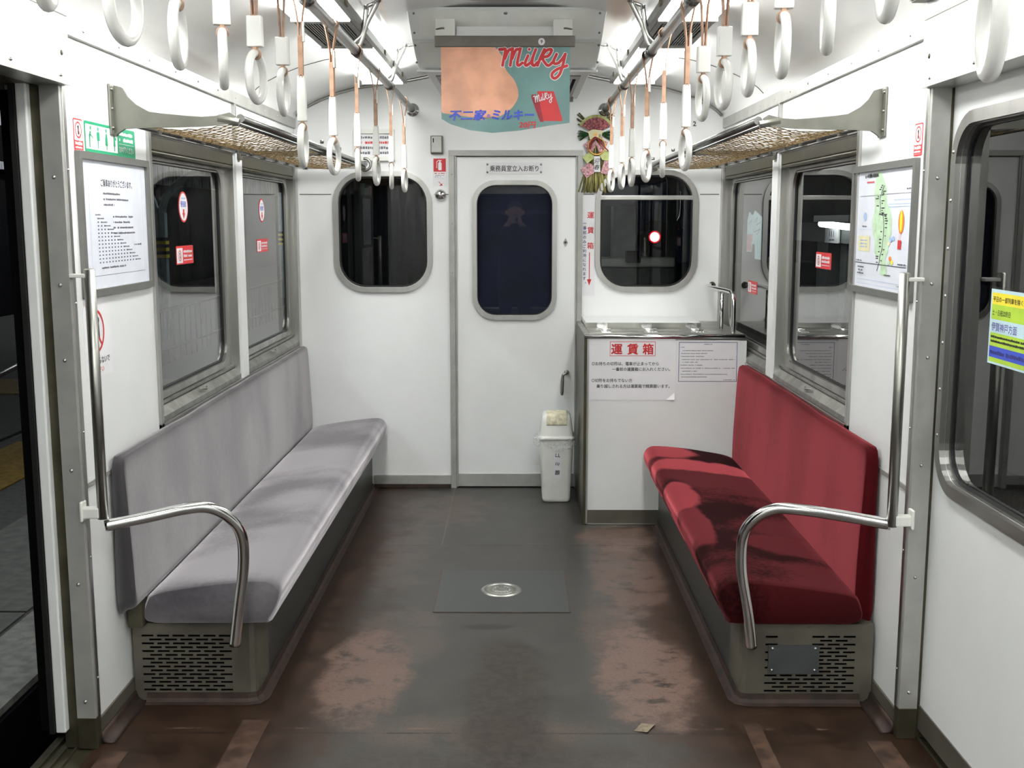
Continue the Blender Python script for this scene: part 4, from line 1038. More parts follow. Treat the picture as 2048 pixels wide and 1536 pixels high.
for ch, u in (('ゴ', .016), ('ミ', .062), ('箱', .108)): m.text(Sb, ch, u+.014, .0065, .027, .0018, 1, 'C', bold=.03)
m.build('label', [PAPER, INK], body)

# ================================================================== END WALL FITTINGS
def wallbox(px0, py0, px1, py1, y=D): a, b = onY(px0, py1, y), onY(px1, py0, y); return a.x, b.x, a.z, b.z
x0, x1, z0, z1 = wallbox(862, 272, 886, 308)
t = thing('switch_box', 'small grey metal box with a slot, left of the door frame', 'switch box', ((x0+x1)/2, D, z0))
m = MB(); m.box(x0, x1, D-.03, D, z0, z1); m.build('case', CREAM if False else OLIVE, t, bevel=.004)
m = MB(); m.box(x0+.005, x1-.007, D-.034, D-.029, z0+.008, z1-.004, 0); m.box(x0+.013, x0+.018, D-.0345, D-.0338, z1-.036, z1-.014, 1); m.build('cover', [ALUP, BLACK], t, bevel=.001)
x0, x1, z0, z1 = wallbox(866, 316, 893, 373)
S = SE(x0, z0); w_, h_ = x1-x0, z1-z0; m = MB(); m.slab(S, 0, w_, 0, h_, .001, 0)
hb = h_*.56; m.rect(S, .004, w_-.004, hb-.006, h_-.003, .0013, 1)
cx = w_*.52; c0 = hb+.002
m.poly(S, rr(cx-.009, cx+.009, c0, c0+.040, .004), .0016, 0); m.poly(S, [(cx-.004, c0+.040), (cx+.004, c0+.040), (cx+.003, c0+.05), (cx-.003, c0+.05)], .0016, 0); m.line(S, [(cx+.008, c0+.05), (cx-.006, c0+.052), (cx-.016, c0+.045), (cx-.017, c0+.012)], .0035, .0017, 0)
m.dashes(S, .010, w_-.010, hb-.018, .006, .0014, 1, 31); m.dashes(S, .010, w_-.014, hb-.027, .004, .0014, 2, 32); m.dashes(S, .010, w_-.03, hb-.035, .004, .0014, 2, 33)
m.rect(S, .01, w_-.012, hb-.0435, hb-.043, .0014, 2)
m.line(S, [(w_*.42, .024), (w_*.62, .010)], .003, .0015, 1); m.poly(S, [(w_*.62+.004, .004), (w_*.62+.004, .017), (w_*.62-.012, .004)], .0015, 1)
tag(m.build('extinguisher_sign', [PAPER, RED, INKG], loc=S.p(0, 0)), 'red and white fire extinguisher sign left of the door frame', 'sign')
c = onY(881, 390, D); t = thing('chrome_dome', 'round chrome dome knob on the wall below the extinguisher sign', 'dome knob', (c.x, D, c.z))
m = MB(); m.lathe([(0, .032), (.012, .030), (.022, .024), (.029, .014), (.031, .004), (.031, 0)], (c.x, D, c.z), (0, -1, 0), 28); m.build('dome', CHROME, t)
x0, x1, z0, z1 = wallbox(972, 325, 1085, 348)
S = SE(x0, z0, D+.004); w_, h_ = x1-x0, z1-z0; t = thing('door_plaque', 'narrow white plaque with black characters at the top of the cab door', 'plaque', (x0, D, z0))
m = MB(); m.slab(S, 0, w_, 0, h_, .002, 0, .003); m.text(S, '乗務員室立入お断り', w_/2, h_*.27, h_*.56, .0026, 1, 'C', width=w_*.86, bold=.015); m.build('plate', [PAPER, INK], t)
for u in (.008, w_-.008):
    for v in (.010, h_-.010):
        m = MB(); m.lathe([(0, .003), (.004, .002), (.006, 0)], S.p(u, v, .002), (0, -1, 0), 10); m.build('screw', STEEL, t)
x0, x1, z0, z1 = wallbox(709, 259, 789, 322)
S = SE(x0, z0); w_, h_ = x1-x0, z1-z0; t = thing('notice_holder', 'white framed notice with small print behind the left hand straps', 'notice', ((x0+x1)/2, D, z0))
m = MB(); m.plate([(0, 0), (w_, 0), (w_, h_), (0, h_)], [[(.022, .022), (w_-.022, .022), (w_-.022, h_-.022), (.022, h_-.022)]], lambda u, v, w: S.p(u, v, .022-w), .022)
for u in (.011, w_/2, w_-.011):
    for v in (.011, h_-.011): m.lathe([(0, .002), (.002, .001), (.003, 0)], S.p(u, v, .022), (0, -1, 0), 6, 1)
m.build('frame', [PLASTW, SLOTG], t, bevel=.003)
m = MB(); m.rect(S, .02, w_-.02, .02, h_-.02, .010, 0)
for i, v in enumerate((.70, .535, .37, .21)): m.dashes(S, .032, w_-.032, h_*v, .015, .0105, 1 if i not in (1,) else 2, 40+i, .05)
m.build('printed_card', [CREAM if False else PAPER, INKG, RED], t)
# vertical fare sign between door and window
x0, x1, z0, z1 = wallbox(1159, 388, 1192, 592)
S = SE(x0+.002, z0); w_, h_ = x1-x0-.004, z1-z0; m = MB(); m.slab(S, 0, w_, 0, h_, .001, 0)
X_ = lambda px: (px-1159)/33*w_; Y_ = lambda py: (592-py)/204*h_; k = w_/33
for ch, py in (('運', 428), ('賃', 458), ('箱', 489)): m.text(S, ch, X_(1181.5), Y_(py+7), 15.5*k, .0016, 1, 'C', bold=.03)
m.rect(S, X_(1178.6), X_(1180.6), Y_(560), Y_(504), .0015, 1); m.poly(S, [(X_(1179.5), Y_(571)), (X_(1184.5), Y_(558)), (X_(1174.5), Y_(558))], .0015, 1)
m.vtext(S, '一番前のみご利用になれます。', X_(1168.5), Y_(449), 8.5*k, 10.2*k, .0016, 2, bold=.02)
tag(m.build('fare_box_sign', [PAPER, RED, INKB], loc=S.p(0, 0)), 'tall narrow white sign with red characters and a red arrow pointing down', 'sign')
c = onY(1389, 252, D); S = SE(c.x, c.z); m = MB(); m.slab(S, -.013, .013, -.006, .030, .0004, 0, .004); m.text(S, '2', 0, 0, .034, .0008, 1, 'C', bold=.02)
tag(m.build('car_number', [PAINT, INK], loc=S.p(0, 0)), 'black number two painted on the end wall above the right window', 'number')
# ---- New Year straw ornament
def W(px, py): return (px-1190)*.002712, (310-py)*.00272
c = onY(1190, 310, D); S = SE(c.x, c.z, D)
t = thing('straw_ornament', 'New Year straw ornament with a pink fan and folded papers, right of the door', 'wreath', (c.x, D, c.z))
def fpoly(pts, w0, th, mi, m):
    P = [W(*p) for p in pts]; m.plate(P, [], lambda u, v, w: S.p(u, v, w0+th-w), th, mi)
m = MB(); R = random.Random(11)
for i in range(26):
    k = i/25; a = W(1172+36*k, 335); b = W(1158+62*k+R.uniform(-1.5, 1.5), 381+R.uniform(-2, 2)); wv = .006+.010*R.random()
    m.tube([S.p(a[0], a[1], wv), S.p(b[0], b[1], wv*.8+.004)], .0042, 6, 0 if R.random() > .25 else 1)
for i in range(16):
    k = i/15; a = W(1180+20*k, 262); b = W(1174+34*k, 340); m.tube([S.p(a[0], a[1], .008+.004*(i % 2)), S.p(b[0], b[1], .010+.004*(i % 2))], .0045, 6, i % 3 == 0)
for sx in (-1, 1):
    for i in range(9):
        a = W(1190, 262); b = W(1190+sx*(26+11*R.random()), 230+24*i/9); m.tube([S.p(a[0], a[1], .005), S.p(b[0], b[1], .006)], .0035, 6, 1)
m.build('straw', [STRAW, STRAWD], t)
for sx in (-1, 1):
    m = MB()
    for i in range(60):
        a = W(1190+sx*10, 270); ang = math.radians(-35+70*R.random()); l = 18+9*R.random(); b = W(1190+sx*(10+l*math.cos(ang)), 270-l*math.sin(ang)*.8+3); m.tube([S.p(a[0], a[1], .012), S.p(b[0], b[1], .012+.01*R.random())], [.0016, .0006], 4)
    m.build('pine_sprig', PINE, t)
m = MB(); N = 22; V = []
for k in range(N+1):
    a = math.radians(152-124*k/N); w0 = .020+(.004 if k % 2 else 0)
    for rr_ in (8, 31, 36): u, v = W(1191+rr_*1.02*math.cos(a), 270-rr_*math.sin(a)); V.append(S.p(u, v, w0))
F = [(3*k+j, 3*k+3+j, 3*k+4+j, 3*k+1+j) for k in range(N) for j in (0, 1)]
for i, f in enumerate(F): m.add([V[q] for q in f], [(0, 1, 2, 3)], i % 2)
m.build('paper_fan', [FANPINK, PAPGRN], t, recalc=False)
m = MB(); fpoly([(1175, 266), (1184, 262), (1204, 264), (1201, 280), (1179, 281)], .030, .001, 0, m); m.build('gold_card', CREAM, t)
m = MB(); u, v = W(1189, 272); m.poly(S, [(u-.010, v-.004), (u-.004, v+.009), (u+.008, v+.010), (u+.012, v-.002), (u+.004, v-.010)], .0318, 0); u2, v2 = W(1198, 277); m.vtext(S, '謹賀', u2, v2+.006, .012, .011, .0318, 1); m.build('card_print', [GOLD, INK], t)
m = MB(); fpoly([(1167, 290), (1178, 282), (1188, 293), (1176, 306)], .018, .001, 0, m); fpoly([(1215, 286), (1204, 282), (1196, 296), (1208, 300)], .018, .001, 0, m); fpoly([(1178, 303), (1190, 281), (1206, 303), (1198, 306), (1191, 292), (1184, 306)], .024, .001, 0, m)
fpoly([(1162, 338), (1176, 324), (1187, 330), (1189, 344), (1173, 355)], .024, .001, 0, m); fpoly([(1207, 323), (1217, 320), (1217, 349), (1201, 345)], .024, .001, 0, m); m.build('pink_paper', PAPPINK, t)
m = MB(); fpoly([(1165, 315), (1178, 304), (1188, 311), (1186, 318), (1174, 327)], .027, .001, 0, m); fpoly([(1217, 304), (1207, 301), (1198, 311), (1204, 320), (1217, 322)], .027, .001, 0, m); m.build('green_paper', PAPGRN, t)
m = MB(); pts = []
for k in range(28):
    a = 2*PI*k/28; u, v = W(1192.5+16.5*math.cos(a), 294-16*math.sin(a)); pts.append(S.p(u, v, .034))
m.tube(pts, .0035, 8, 0, closed=True); m.build('cord_ring', GOLD, t)
m = MB(); m.tube(catmull([S.p(*W(1177, 300), .036), S.p(*W(1182, 284), .040), S.p(*W(1190, 277), .042), S.p(*W(1200, 289), .040), S.p(*W(1215, 303), .036)], 6), .003, 8, 0); m.tube(catmull([S.p(*W(1180, 300), .037), S.p(*W(1185, 284), .042), S.p(*W(1194, 279), .042), S.p(*W(1203, 291), .038)], 6), .0025, 8, 0); m.build('red_cord', REDCORD, t)
m = MB(); fpoly([(1187, 313), (1199, 313), (1200, 343), (1188, 343)], .030, .001, 0, m); u, v = W(1193, 326); m.text(S, '迎', u, v, .030, .0318, 1, 'C', bold=.01, shear=.2); u, v = W(1193, 338); m.text(S, '春', u, v, .030, .0318, 1, 'C', bold=.01, shear=.2); m.build('greeting_strip', [PAPER, INK], t)

# ================================================================== SIDE WALL NOTICES
def framed(name, label, S, w_, h_, content, inset=.02):
    t = thing(name, label, 'framed notice', S.p(w_/2, 0))
    m = MB(); m.plate([(0, 0), (w_, 0), (w_, h_), (0, h_)], [[(inset, inset), (w_-inset, inset), (w_-inset, h_-inset), (inset, h_-inset)]], lambda u, v, w: S.p(u, v, .014-w), .014); m.build('frame', FRAME, t, bevel=.004)
    m = MB(); mats = content(m, w_, h_); m.build('sheet', mats, t); return t
a, b = onX(151, 315, XL), onX(293, 572, XL); y0, y1 = 2.992, 3.555; z0, z1 = 1.258, 1.655
S = SL(y0, z0)
def fare_table(m, w_, h_):
    m.rect(S, .018, w_-.018, .018, h_-.018, .004, 0); m.rect(S, w_*.14, w_*.90, h_*.14, h_*.93, .0045, 0)
    for a_, b_, c_, d_ in ((.13, .90, .14, .142), (.13, .131, .14, .9), (.899, .90, .14, .93)): m.rect(S, w_*a_, w_*b_, h_*c_, h_*d_, .0047, 2)
    m.text(S, 'ご乗車ありがとうございます。', w_*.52, h_*.775, h_*.058, .005, 1, 'C', width=w_*.45, bold=.02)
    for i, (a_, b_, v) in enumerate(((.32, .56, .715), (.32, .68, .675), (.32, .47, .635), (.44, .74, .55), (.44, .69, .51), (.44, .74, .47), (.44, .76, .43), (.74, .86, .34), (.25, .60, .115+.07))): m.dashes(S, w_*a_, w_*b_, h_*v, h_*.016, .005, 2, 60+i, .06)
    for r in range(14):
        v = h_*(.565-.026*r)
        for c in range(r): u = w_*(.225+.0435*c); m.rect(S, u, u+w_*.018, v, v+h_*.011, .005, 2)
        u = w_*(.20+.0435*r); m.dashes(S, u, u+w_*.07, v, h_*.011, .005, 2, 80+r, .0)
    for c in range(13): u = w_*(.213+.0435*c); m.rect(S, u, u+.0006, h_*.215, h_*(.555-.026*c), .0048, 3)
    m.rect(S, w_*.46, w_*.50, h_*.90, h_*.96, .005, 0)
    return [PAPERB, INK, INKG, BLUEL]
framed('fare_table_frame', 'metal framed fare table with a triangle of figures, on the left wall', S, y1-y0, z1-z0, fare_table)
y0, y1 = 3.05, 3.62; z0, z1 = 1.243, 1.638
S2 = SR(y1, z0)
def route_map(m, w_, h_):
    S = S2; m.rect(S, .018, w_-.018, .018, h_-.018, .004, 0)
    G = lambda pts: [(w_*a_, h_*b_) for a_, b_ in pts]
    m.poly(S, G([(.40, .95), (.46, .93), (.52, .86), (.56, .80), (.57, .70), (.62, .66), (.66, .58), (.66, .47), (.62, .42), (.62, .33), (.58, .28), (.62, .20), (.62, .15), (.50, .17), (.52, .24), (.46, .28), (.40, .33), (.40, .42), (.36, .48), (.34, .56), (.38, .66), (.36, .78), (.37, .88)]), .0045, 1)
    rt = G([(.52, .83), (.48, .78), (.46, .74), (.47, .68), (.47, .62), (.52, .61), (.54, .55), (.54, .45), (.53, .36), (.50, .30), (.49, .25), (.46, .19)])
    m.line(S, rt, .0035, .0052, 2)
    R = random.Random(4)
    for k in range(34):
        f = k/33*(len(rt)-2); i = int(f); q = f-i; u = rt[i][0]+(rt[i+1][0]-rt[i][0])*q; v = rt[i][1]+(rt[i+1][1]-rt[i][1])*q
        sd = 1 if R.random() > .5 else -1; m.rect(S, u+sd*.012, u+sd*(.022+.02*R.random()), v, v+h_*.008, .0055, 2)
    for a_, b_, c_, d_, mi in ((.12, .50, .76, .763, 3), (.50, .92, .765, .768, 3), (.08, .90, .235, .24, 2), (.12, .34, .50, .502, 6), (.68, .92, .72, .723, 6), (.60, .92, .69, .693, 6), (.60, .92, .67, .673, 6), (.12, .88, .11, .112, 6), (.12, .88, .075, .077, 6)): m.rect(S, w_*a_, w_*b_, h_*c_, h_*d_, .005, mi)
    m.poly(S, circ(w_*.80, h_*.56, w_*.042, 20, h_*.085), .005, 4); m.poly(S, circ(w_*.80, h_*.565, w_*.018, 16, h_*.078), .0055, 5); m.line(S, G([(.78, .49), (.785, .435)]), .0014, .0055, 7); m.line(S, G([(.81, .49), (.80, .435)]), .0014, .0055, 7); m.rect(S, w_*.765, w_*.815, h_*.365, h_*.43, .0055, 7)
    m.rect(S, w_*.12, w_*.32, h_*.33, h_*.45, .005, 8); m.rect(S, w_*.14, w_*.30, h_*.345, h_*.435, .0054, 9)
    for i, v in enumerate((.41, .385, .36)): m.dashes(S, w_*.16, w_*.28, h_*v, h_*.012, .0058, 6, 100+i)
    m.dashes(S, w_*.20, w_*.42, h_*.90, h_*.03, .006, 2, 110, .1); m.dashes(S, w_*.22, w_*.36, h_*.86, h_*.014, .006, 7, 111)
    for i, (a_, b_, v) in enumerate(((.13, .24, .20), (.13, .22, .175), (.13, .24, .15), (.10, .20, .25), (.78, .90, .25), (.78, .90, .09), (.18, .26, .52), (.86, .92, .79), (.58, .68, .16))): m.dashes(S, w_*a_, w_*b_, h_*v, h_*.012, .006, 2, 120+i)
    m.poly(S, circ(w_*.22, h_*.60, w_*.025, 12, h_*.035), .005, 6)
    for u, v, mi in ((.66, .43, 6), (.63, .40, 9), (.70, .44, 6), (.66, .29, 4), (.64, .26, 1), (.69, .265, 5)): m.poly(S, circ(w_*u, h_*v, w_*.02, 8, h_*.018), .0056, mi)
    m.rect(S, w_*.26, w_*.29, h_*.90, h_*.965, .006, 0)
    return [PAPERB, MAPG, INK, INKG, ORANGE, YELLOW, BLUEL, RED, CREAM, CREAM]
framed('route_map_frame', 'metal framed route map with a green area and an orange balloon, on the right wall', S2, y1-y0, z1-z0, route_map)
def hand_icon(m, S, cx, cy, r, ring_mi, ink):
    m.plate(circ(cx, cy, r, 24), [circ(cx, cy, r*.80, 24)], lambda u, v, w: S.p(u, v, .0016), 0, ring_mi)
    m.poly(S, rr(cx-r*.18, cx+r*.18, cy-r*.55, cy+r*.45, r*.1), .0016, ink); m.poly(S, [(cx-r*.45, cy+r*.35), (cx+r*.2, cy+r*.62), (cx+r*.2, cy+r*.35)], .0016, ink); m.line(S, [(cx+r*.55, cy-r*.6), (cx-r*.1, cy+r*.1)], r*.14, .0017, ring_mi)
def caution(name, label, S, w_=.062, h_=.088):
    m = MB(); m.slab(S, 0, w_, 0, h_, .001, 1, .006); m.poly(S, rr(.003, w_-.003, h_*.34, h_-.004, .004), .0013, 0)
    hand_icon(m, S, w_/2, h_*.66, w_*.36, 1, 2)
    m.dashes(S, .006, w_-.006, h_*.20, .010, .0015, 0, 7, .03); m.dashes(S, .006, w_-.010, h_*.10, .006, .0015, 0, 8, .03); m.rect(S, .005, w_-.005, h_*.055, h_*.062, .0015, 0)
    return tag(m.build(name, [PAPER, REDL, INK], loc=S.p(0, 0)), label, 'sticker')
caution('caution_sticker', 'small red and white finger caution sticker by the open left door', SL(2.995, 1.652, XL))
c = onX(1857, 316, XR); caution('caution_sticker', 'small red and white finger caution sticker above the route map', SR(3.105, 1.643, XR))
# priority seat sticker
ya, za = 3.07, 1.655; S = SL(ya, za); w_, h_ = .40, .088
h_ = .085
m = MB(); m.slab(S, 0, w_, 0, h_, .001, 1, .006); m.poly(S, rr(.006, w_*.62, .010, h_-.008, .004), .0013, 0)
def person_icon(cx, kind):
    b = .014; H = .056
    m.poly(S, circ(cx, b+H-.002, .0055, 12, .006), .0017, 1)
    if kind == 0: m.poly(S, [(cx-.012, b), (cx-.006, b), (cx-.004, b+.026), (cx+.003, b+.044), (cx-.004, b+.046), (cx-.013, b+.034)], .0017, 1); m.line(S, [(cx-.002, b+.036), (cx+.014, b+.028)], .004, .0017, 1); m.line(S, [(cx+.014, b+.028), (cx+.013, b)], .0018, .0017, 1)
    if kind == 1: m.poly(S, rr(cx-.011, cx+.010, b+.022, b+.046, .004), .0017, 1); m.poly(S, [(cx-.006, b), (cx-.001, b), (cx, b+.024), (cx-.007, b+.024)], .0017, 1); m.line(S, [(cx+.012, b+.026), (cx+.010, b)], .0018, .0017, 1)
    if kind == 2: m.poly(S, [(cx-.010, b+.012), (cx+.009, b+.012), (cx+.009, b+.030), (cx+.004, b+.046), (cx-.003, b+.046), (cx-.010, b+.030)], .0017, 1); m.rect(S, cx-.002, cx+.004, b, b+.014, .0017, 1)
    if kind == 3: m.poly(S, [(cx-.008, b+.014), (cx+.008, b+.014), (cx+.005, b+.046), (cx-.005, b+.046)], .0017, 1); m.poly(S, circ(cx+.011, b+.036, .005, 10), .0017, 1); m.rect(S, cx-.003, cx+.003, b, b+.016, .0017, 1)
for i, u in enumerate((.042, .098, .160, .222)): person_icon(u, i)
m.dashes(S, w_*.66, w_*.95, h_*.74, .012, .0016, 0, 140, .05); m.dashes(S, w_*.66, w_*.96, h_*.54, .012, .0016, 0, 141, .05); m.rect(S, w_*.65, w_*.97, h_*.45, h_*.465, .0016, 0)
m.text(S, 'おゆずりください', w_*.65, h_*.18, .021, .0018, 0, 'L', width=w_*.31, bold=.02)
tag(m.build('priority_seat_sticker', [PAPER, GREEN], loc=S.p(0, 0)), 'green and white priority seat sticker with four figures, under the left rack bracket', 'sticker')
# no sitting sheet
a = onX(152, 610, XL); b = onX(203, 752, XL); S = SL(2.988, 1.03); w_, h_ = .20, .225
m = MB(); m.slab(S, 0, w_, 0, h_, .001, 0)
cx, cy, r = w_*.42, h_*.58, .062
m.plate(circ(cx, cy, r, 32), [circ(cx, cy, r*.86, 32)], lambda u, v, w: S.p(u, v, .0016), 0, 1)
m.poly(S, circ(cx+.016, cy+.030, .010, 14), .0015, 2); m.line(S, [(cx+.014, cy+.018), (cx+.018, cy-.018)], .018, .0015, 2); m.line(S, [(cx+.016, cy-.016), (cx-.016, cy-.004), (cx-.022, cy-.036)], .010, .0015, 2)
m.line(S, [(cx-r*.66, cy+r*.66), (cx+r*.66, cy-r*.66)], .0075, .002, 1)
m.text(S, '床に座らないで', w_*.12, h_*.17, .022, .0016, 2, 'L', width=w_*.76, bold=.02); m.text(S, '下さい', w_*.5, h_*.06, .020, .0016, 1, 'C', bold=.02)
tag(m.build('no_sitting_notice', [PAPER, RED, INK], loc=S.p(0, 0)), 'white sheet with a red no sitting sign, behind the left grab pole', 'notice')
# ---- stickers on the window panes
GX = .044
def win_sticker(label, S, w_=.105, h_=.068):
    m = MB(); m.slab(S, 0, w_, 0, h_, .0008, 1, .004); m.poly(S, rr(.004, w_*.36, .005, h_-.008, .002), .0011, 0)
    hand_icon(m, S, w_*.19, h_*.48, h_*.30, 1, 2)
    m.text(S, '指を', 0, 0, .0001, .0012, 0) if False else None
    m.dashes(S, w_*.41, w_*.92, h_*.60, .011, .0013, 0, 9, .02); m.dashes(S, w_*.41, w_*.92, h_*.36, .011, .0013, 0, 10, .02); m.rect(S, w_*.41, w_*.92, h_*.20, h_*.24, .0013, 0)
    return tag(m.build('window_sticker', [PAPER, REDL, INK], loc=S.p(0, 0)), label, 'sticker', 'red caution stickers on the window panes')
def at_left(px, py): return onX(px, py, XL-GX)
def at_right(px, py): return onX(px, py, XR+GX)
for (A, B, lab) in (((353, 530), (385, 490), 'red caution sticker on the nearer left window pane'), ((514, 505), (535, 477), 'red caution sticker on the farther left window pane')):
    a, b = at_left(*A), at_left(*B); win_sticker(lab, SL(a.y, a.z, XL-GX+.0005), b.y-a.y, max(.06, b.z-a.z))
for (A, B, lab) in (((1662, 540), (1633, 505), 'red caution sticker on the nearer right window pane'), ((1514, 590), (1497, 562), 'red caution sticker on the farther right window pane')):
    a, b = at_right(*A), at_right(*B); S = SR(b.y, a.z, XR+GX-.0005); win_sticker(lab, S, b.y-a.y, max(.06, b.z-a.z))
for (px, py, lab) in ((366, 414, 'round white priority seat sticker with a red arrow, on the nearer left pane'), (523, 421, 'round white priority seat sticker with a red arrow, on the farther left pane')):
    c = at_left(px, py); S = SL(c.y, c.z, XL-GX+.0005); m = MB()
    m.plate(circ(0, 0, .056, 32), [], lambda u, v, w: S.p(u, v, .0008-w), .0008, 1); m.poly(S, circ(0, 0, .050, 32), .0011, 0)
    m.text(S, '優先座席', 0, .002, .024, .0014, 2, 'C', width=.066, bold=.02); m.dashes(S, -.03, .03, .028, .007, .0013, 3, 150, .1)
    m.poly(S, [(0, -.044), (.018, -.022), (.009, -.022), (.009, -.008), (-.009, -.008), (-.009, -.022), (-.018, -.022)], .0014, 1)
    tag(m.build('priority_window_sticker', [PAPER, RED, BLUE, BLUEL], loc=S.p(0, 0)), lab, 'sticker', 'round stickers on the left window panes')
# notice on the right door pane
a = onX(1985, 577, XD+.018); b = onX(1981, 726, XD+.018); S = SR(a.y, b.z, XD+.0172); h_ = a.z-b.z; w_ = h_*1.35
m = MB(); m.slab(S, 0, w_, 0, h_, .0008, 0)
m.rect(S, .008, w_, h_*.80, h_*.955, .0011, 1); m.rect(S, .008, w_, h_*.03, h_*.80, .0011, 2); m.rect(S, .008, w_, h_*.42, h_*.60, .0014, 3); m.rect(S, .008, w_, h_*.09, h_*.24, .0014, 4)
m.text(S, '平日の一部列車を除く全列車', .014, h_*.84, h_*.08, .0017, 5, 'L', width=w_*.86, bold=.015); m.text(S, '土・日祝は終日', .014, h_*.66, h_*.085, .0017, 5, 'L', width=w_*.40, bold=.005)
m.text(S, '伊賀神戸方面', .014, h_*.455, h_*.125, .0017, 6, 'L', width=w_*.56, bold=.02)
for i, v in enumerate((.35, .29)): m.dashes(S, .014, w_*.9, h_*v, h_*.035, .0017, 5, 160+i, .05)
m.dashes(S, .014, w_*.9, h_*.13, h_*.06, .0017, 7, 165, .05)
tag(m.build('door_notice', [SKYP, YELLOW, LIME, SKYP, BLUE, INK, PURPLE, INKB], loc=S.p(0, 0)), 'yellow, lime and blue train notice stuck on the right door pane', 'notice')
# pale poster seen in the far right window
a = onX(1493, 515, XR+.0465); b = onX(1525, 420, XR+.0465)
S = SR(a.y, a.z, XR+.0465); w_, h_ = a.y-b.y, b.z-a.z
m = MB(); m.plate([(0, .03), (0, h_*.8), (w_*.12, h_*.98), (w_*.3, h_*.9), (w_*.42, h_*.92), (w_*.5, h_), (w_, h_*.86), (w_, 0), (w_*.6, 0), (w_*.55, h_*.3), (w_*.4, h_*.3), (w_*.36, .03)], [], lambda u, v, w: S.p(u, v, .001-w), .001, 0)
m.poly(S, [(w_*.02, .035), (w_*.34, .035), (w_*.36, h_*.5), (w_*.02, h_*.5)], .0013, 1)
for pts in (((.5, .75), (.7, .85), (.65, .7), (.9, .75)), ((.5, .55), (.9, .62), (.7, .5)), ((.55, .35), (.62, .1)), ((.75, .38), (.80, .12)), ((.1, .7), (.3, .8), (.25, .65)), ((.45, .62), (.38, .35))): m.line(S, [(w_*p, h_*q_) for p, q_ in pts], .005, .0014, 2)
tag(m.build('torn_poster', [SKYP, PAPPINK, INKG], loc=S.p(0, 0)), 'pale torn poster stuck on the far right window pane', 'poster')

# ================================================================== FLOOR DETAILS
hx0, hx1, hy0, hy1 = -.315, .197, 3.992, 4.490
t = thing('floor_hatch', 'square grey rubber hatch with a round metal plug, let into the aisle floor', 'hatch', ((hx0+hx1)/2, (hy0+hy1)/2, 0))
m = MB(); m.box(hx0, hx1, hy0, hy1, .0005, .0025); m.build('cover', HATCHM, t)
m = MB(); 
for a_, b_, c_, d_ in ((hx0-.006, hx0, hy0, hy1), (hx1, hx1+.006, hy0, hy1), (hx0, hx1, hy0-.004, hy0), (hx0, hx1, hy1, hy1+.004)): m.box(a_, b_, c_, d_, .0003, .0018)
m.build('edge_trim', BROWNT, t)
m = MB(); m.lathe([(0, .004), (.016, .004), (.018, .0055), (.026, .0055), (.028, .004), (.040, .004), (.042, .0055), (.052, .0055), (.054, .004), (.064, .004), (.066, .007), (.078, .0065), (.083, .002)], (-.063, 4.242, 0), (0, 0, 1), 48)
for k in range(16): a = 2*PI*k/16; m.lathe([(0, .0065), (.003, .006), (.004, .004)], (-.063+.034*math.cos(a), 4.242+.034*math.sin(a), 0), (0, 0, 1), 6)
m.build('plug', STEEL, t)
m = MB(); c = onZ(1288, 1456, 0)
pts = [(-.032, -.022), (.006, -.033), (.036, .018), (.026, .022), (-.004, .026)]
m.add([(c.x+a_, c.y+b_, .0012+.004*((i*7) % 3)/2) for i, (a_, b_) in enumerate(pts)]+[(c.x, c.y, .005)], [(i, (i+1) % 5, 5) for i in range(5)])
tag(m.build('paper_scrap', BEIGE, loc=(c.x, c.y, 0)), 'small beige scrap of paper lying on the floor near the front right', 'litter')
m = MB(); m.box(-.815, -.735, 1.8, 3.08, .0003, .0016); struct(m.build('trim_15', BROWNT, loc=(-.77, 2.4, 0)))
m = MB(); m.box(.665, .715, 1.8, 3.06, .0003, .0016); struct(m.build('trim_16', BROWNT, loc=(.69, 2.4, 0)))
m = MB(); m.box(XL+.03, XL+.10, 1.5, JL-.03, .0003, .0016); struct(m.build('trim_17', BROWNT, loc=(XL+.06, 2.4, 0)))
m = MB(); m.box(XR-.10, XR-.03, 1.5, JR-.03, .0003, .0016); struct(m.build('trim_18', BROWNT, loc=(XR-.06, 2.4, 0)))

# ================================================================== DRIVER'S CAB
m = MB()
m.box(XL, XR, D+.04, 7.6, -.03, -.01); m.box(XL-.02, XL, D+.04, 7.6, 0, 2.2); m.box(XR, XR+.02, D+.04, 7.6, 0, .95); m.box(XR, XR+.02, D+.04, 7.6, 1.85, 2.2); m.box(XL, XR, D+.04, 7.6, 2.2, 2.22)
struct(m.build('wall_cab', CABG, loc=(0, 7, 0)))
m = MB(); m.plate([(XL, 0), (XR, 0), (XR, 2.2), (XL, 2.2)], [rr(.44, 1.02, 1.08, 1.78, .06), rr(-.98, -.5, 1.08, 1.78, .06)], lambda u, v, w: (u, 7.6+w, v), .03)
struct(m.build('wall_front', CABG, loc=(0, 7.6, 0)))
m = MB(); n = 60; vs = []
for z in (.9, 1.95):
    for k in range(n+1): vs.append((-1.02+.62*k/n, 6.10+.014*math.sin(k*.9)+.006*math.sin(k*2.3), z))
m.add(vs, [(k, k+1, n+2+k, n+1+k) for k in range(n)], 0, True); tag(m.build('cab_curtain', BLACK, loc=(-.7, 6.1, .9)), 'black pleated blackout curtain behind the left end window', 'curtain')
m = MB(); m.box(-.36, .33, 5.998, 6.006, .80, 1.80); tag(m.build('cab_blind', NAVY, loc=(0, 6.0, .8)), 'dark navy roller blind drawn down behind the cab door window', 'blind')
a, b = onY(1226, 520, 7.35), onY(1272, 412, 7.35)
m = MB(); m.box(a.x, b.x, 7.35, 7.55, .3, b.z); tag(m.build('cab_locker', CABL, loc=(a.x, 7.35, .3)), 'light grey locker inside the dark cab, left of the red signal', 'locker')
a, b = onY(1199, 535, 7.2), onY(1350, 515, 7.2)
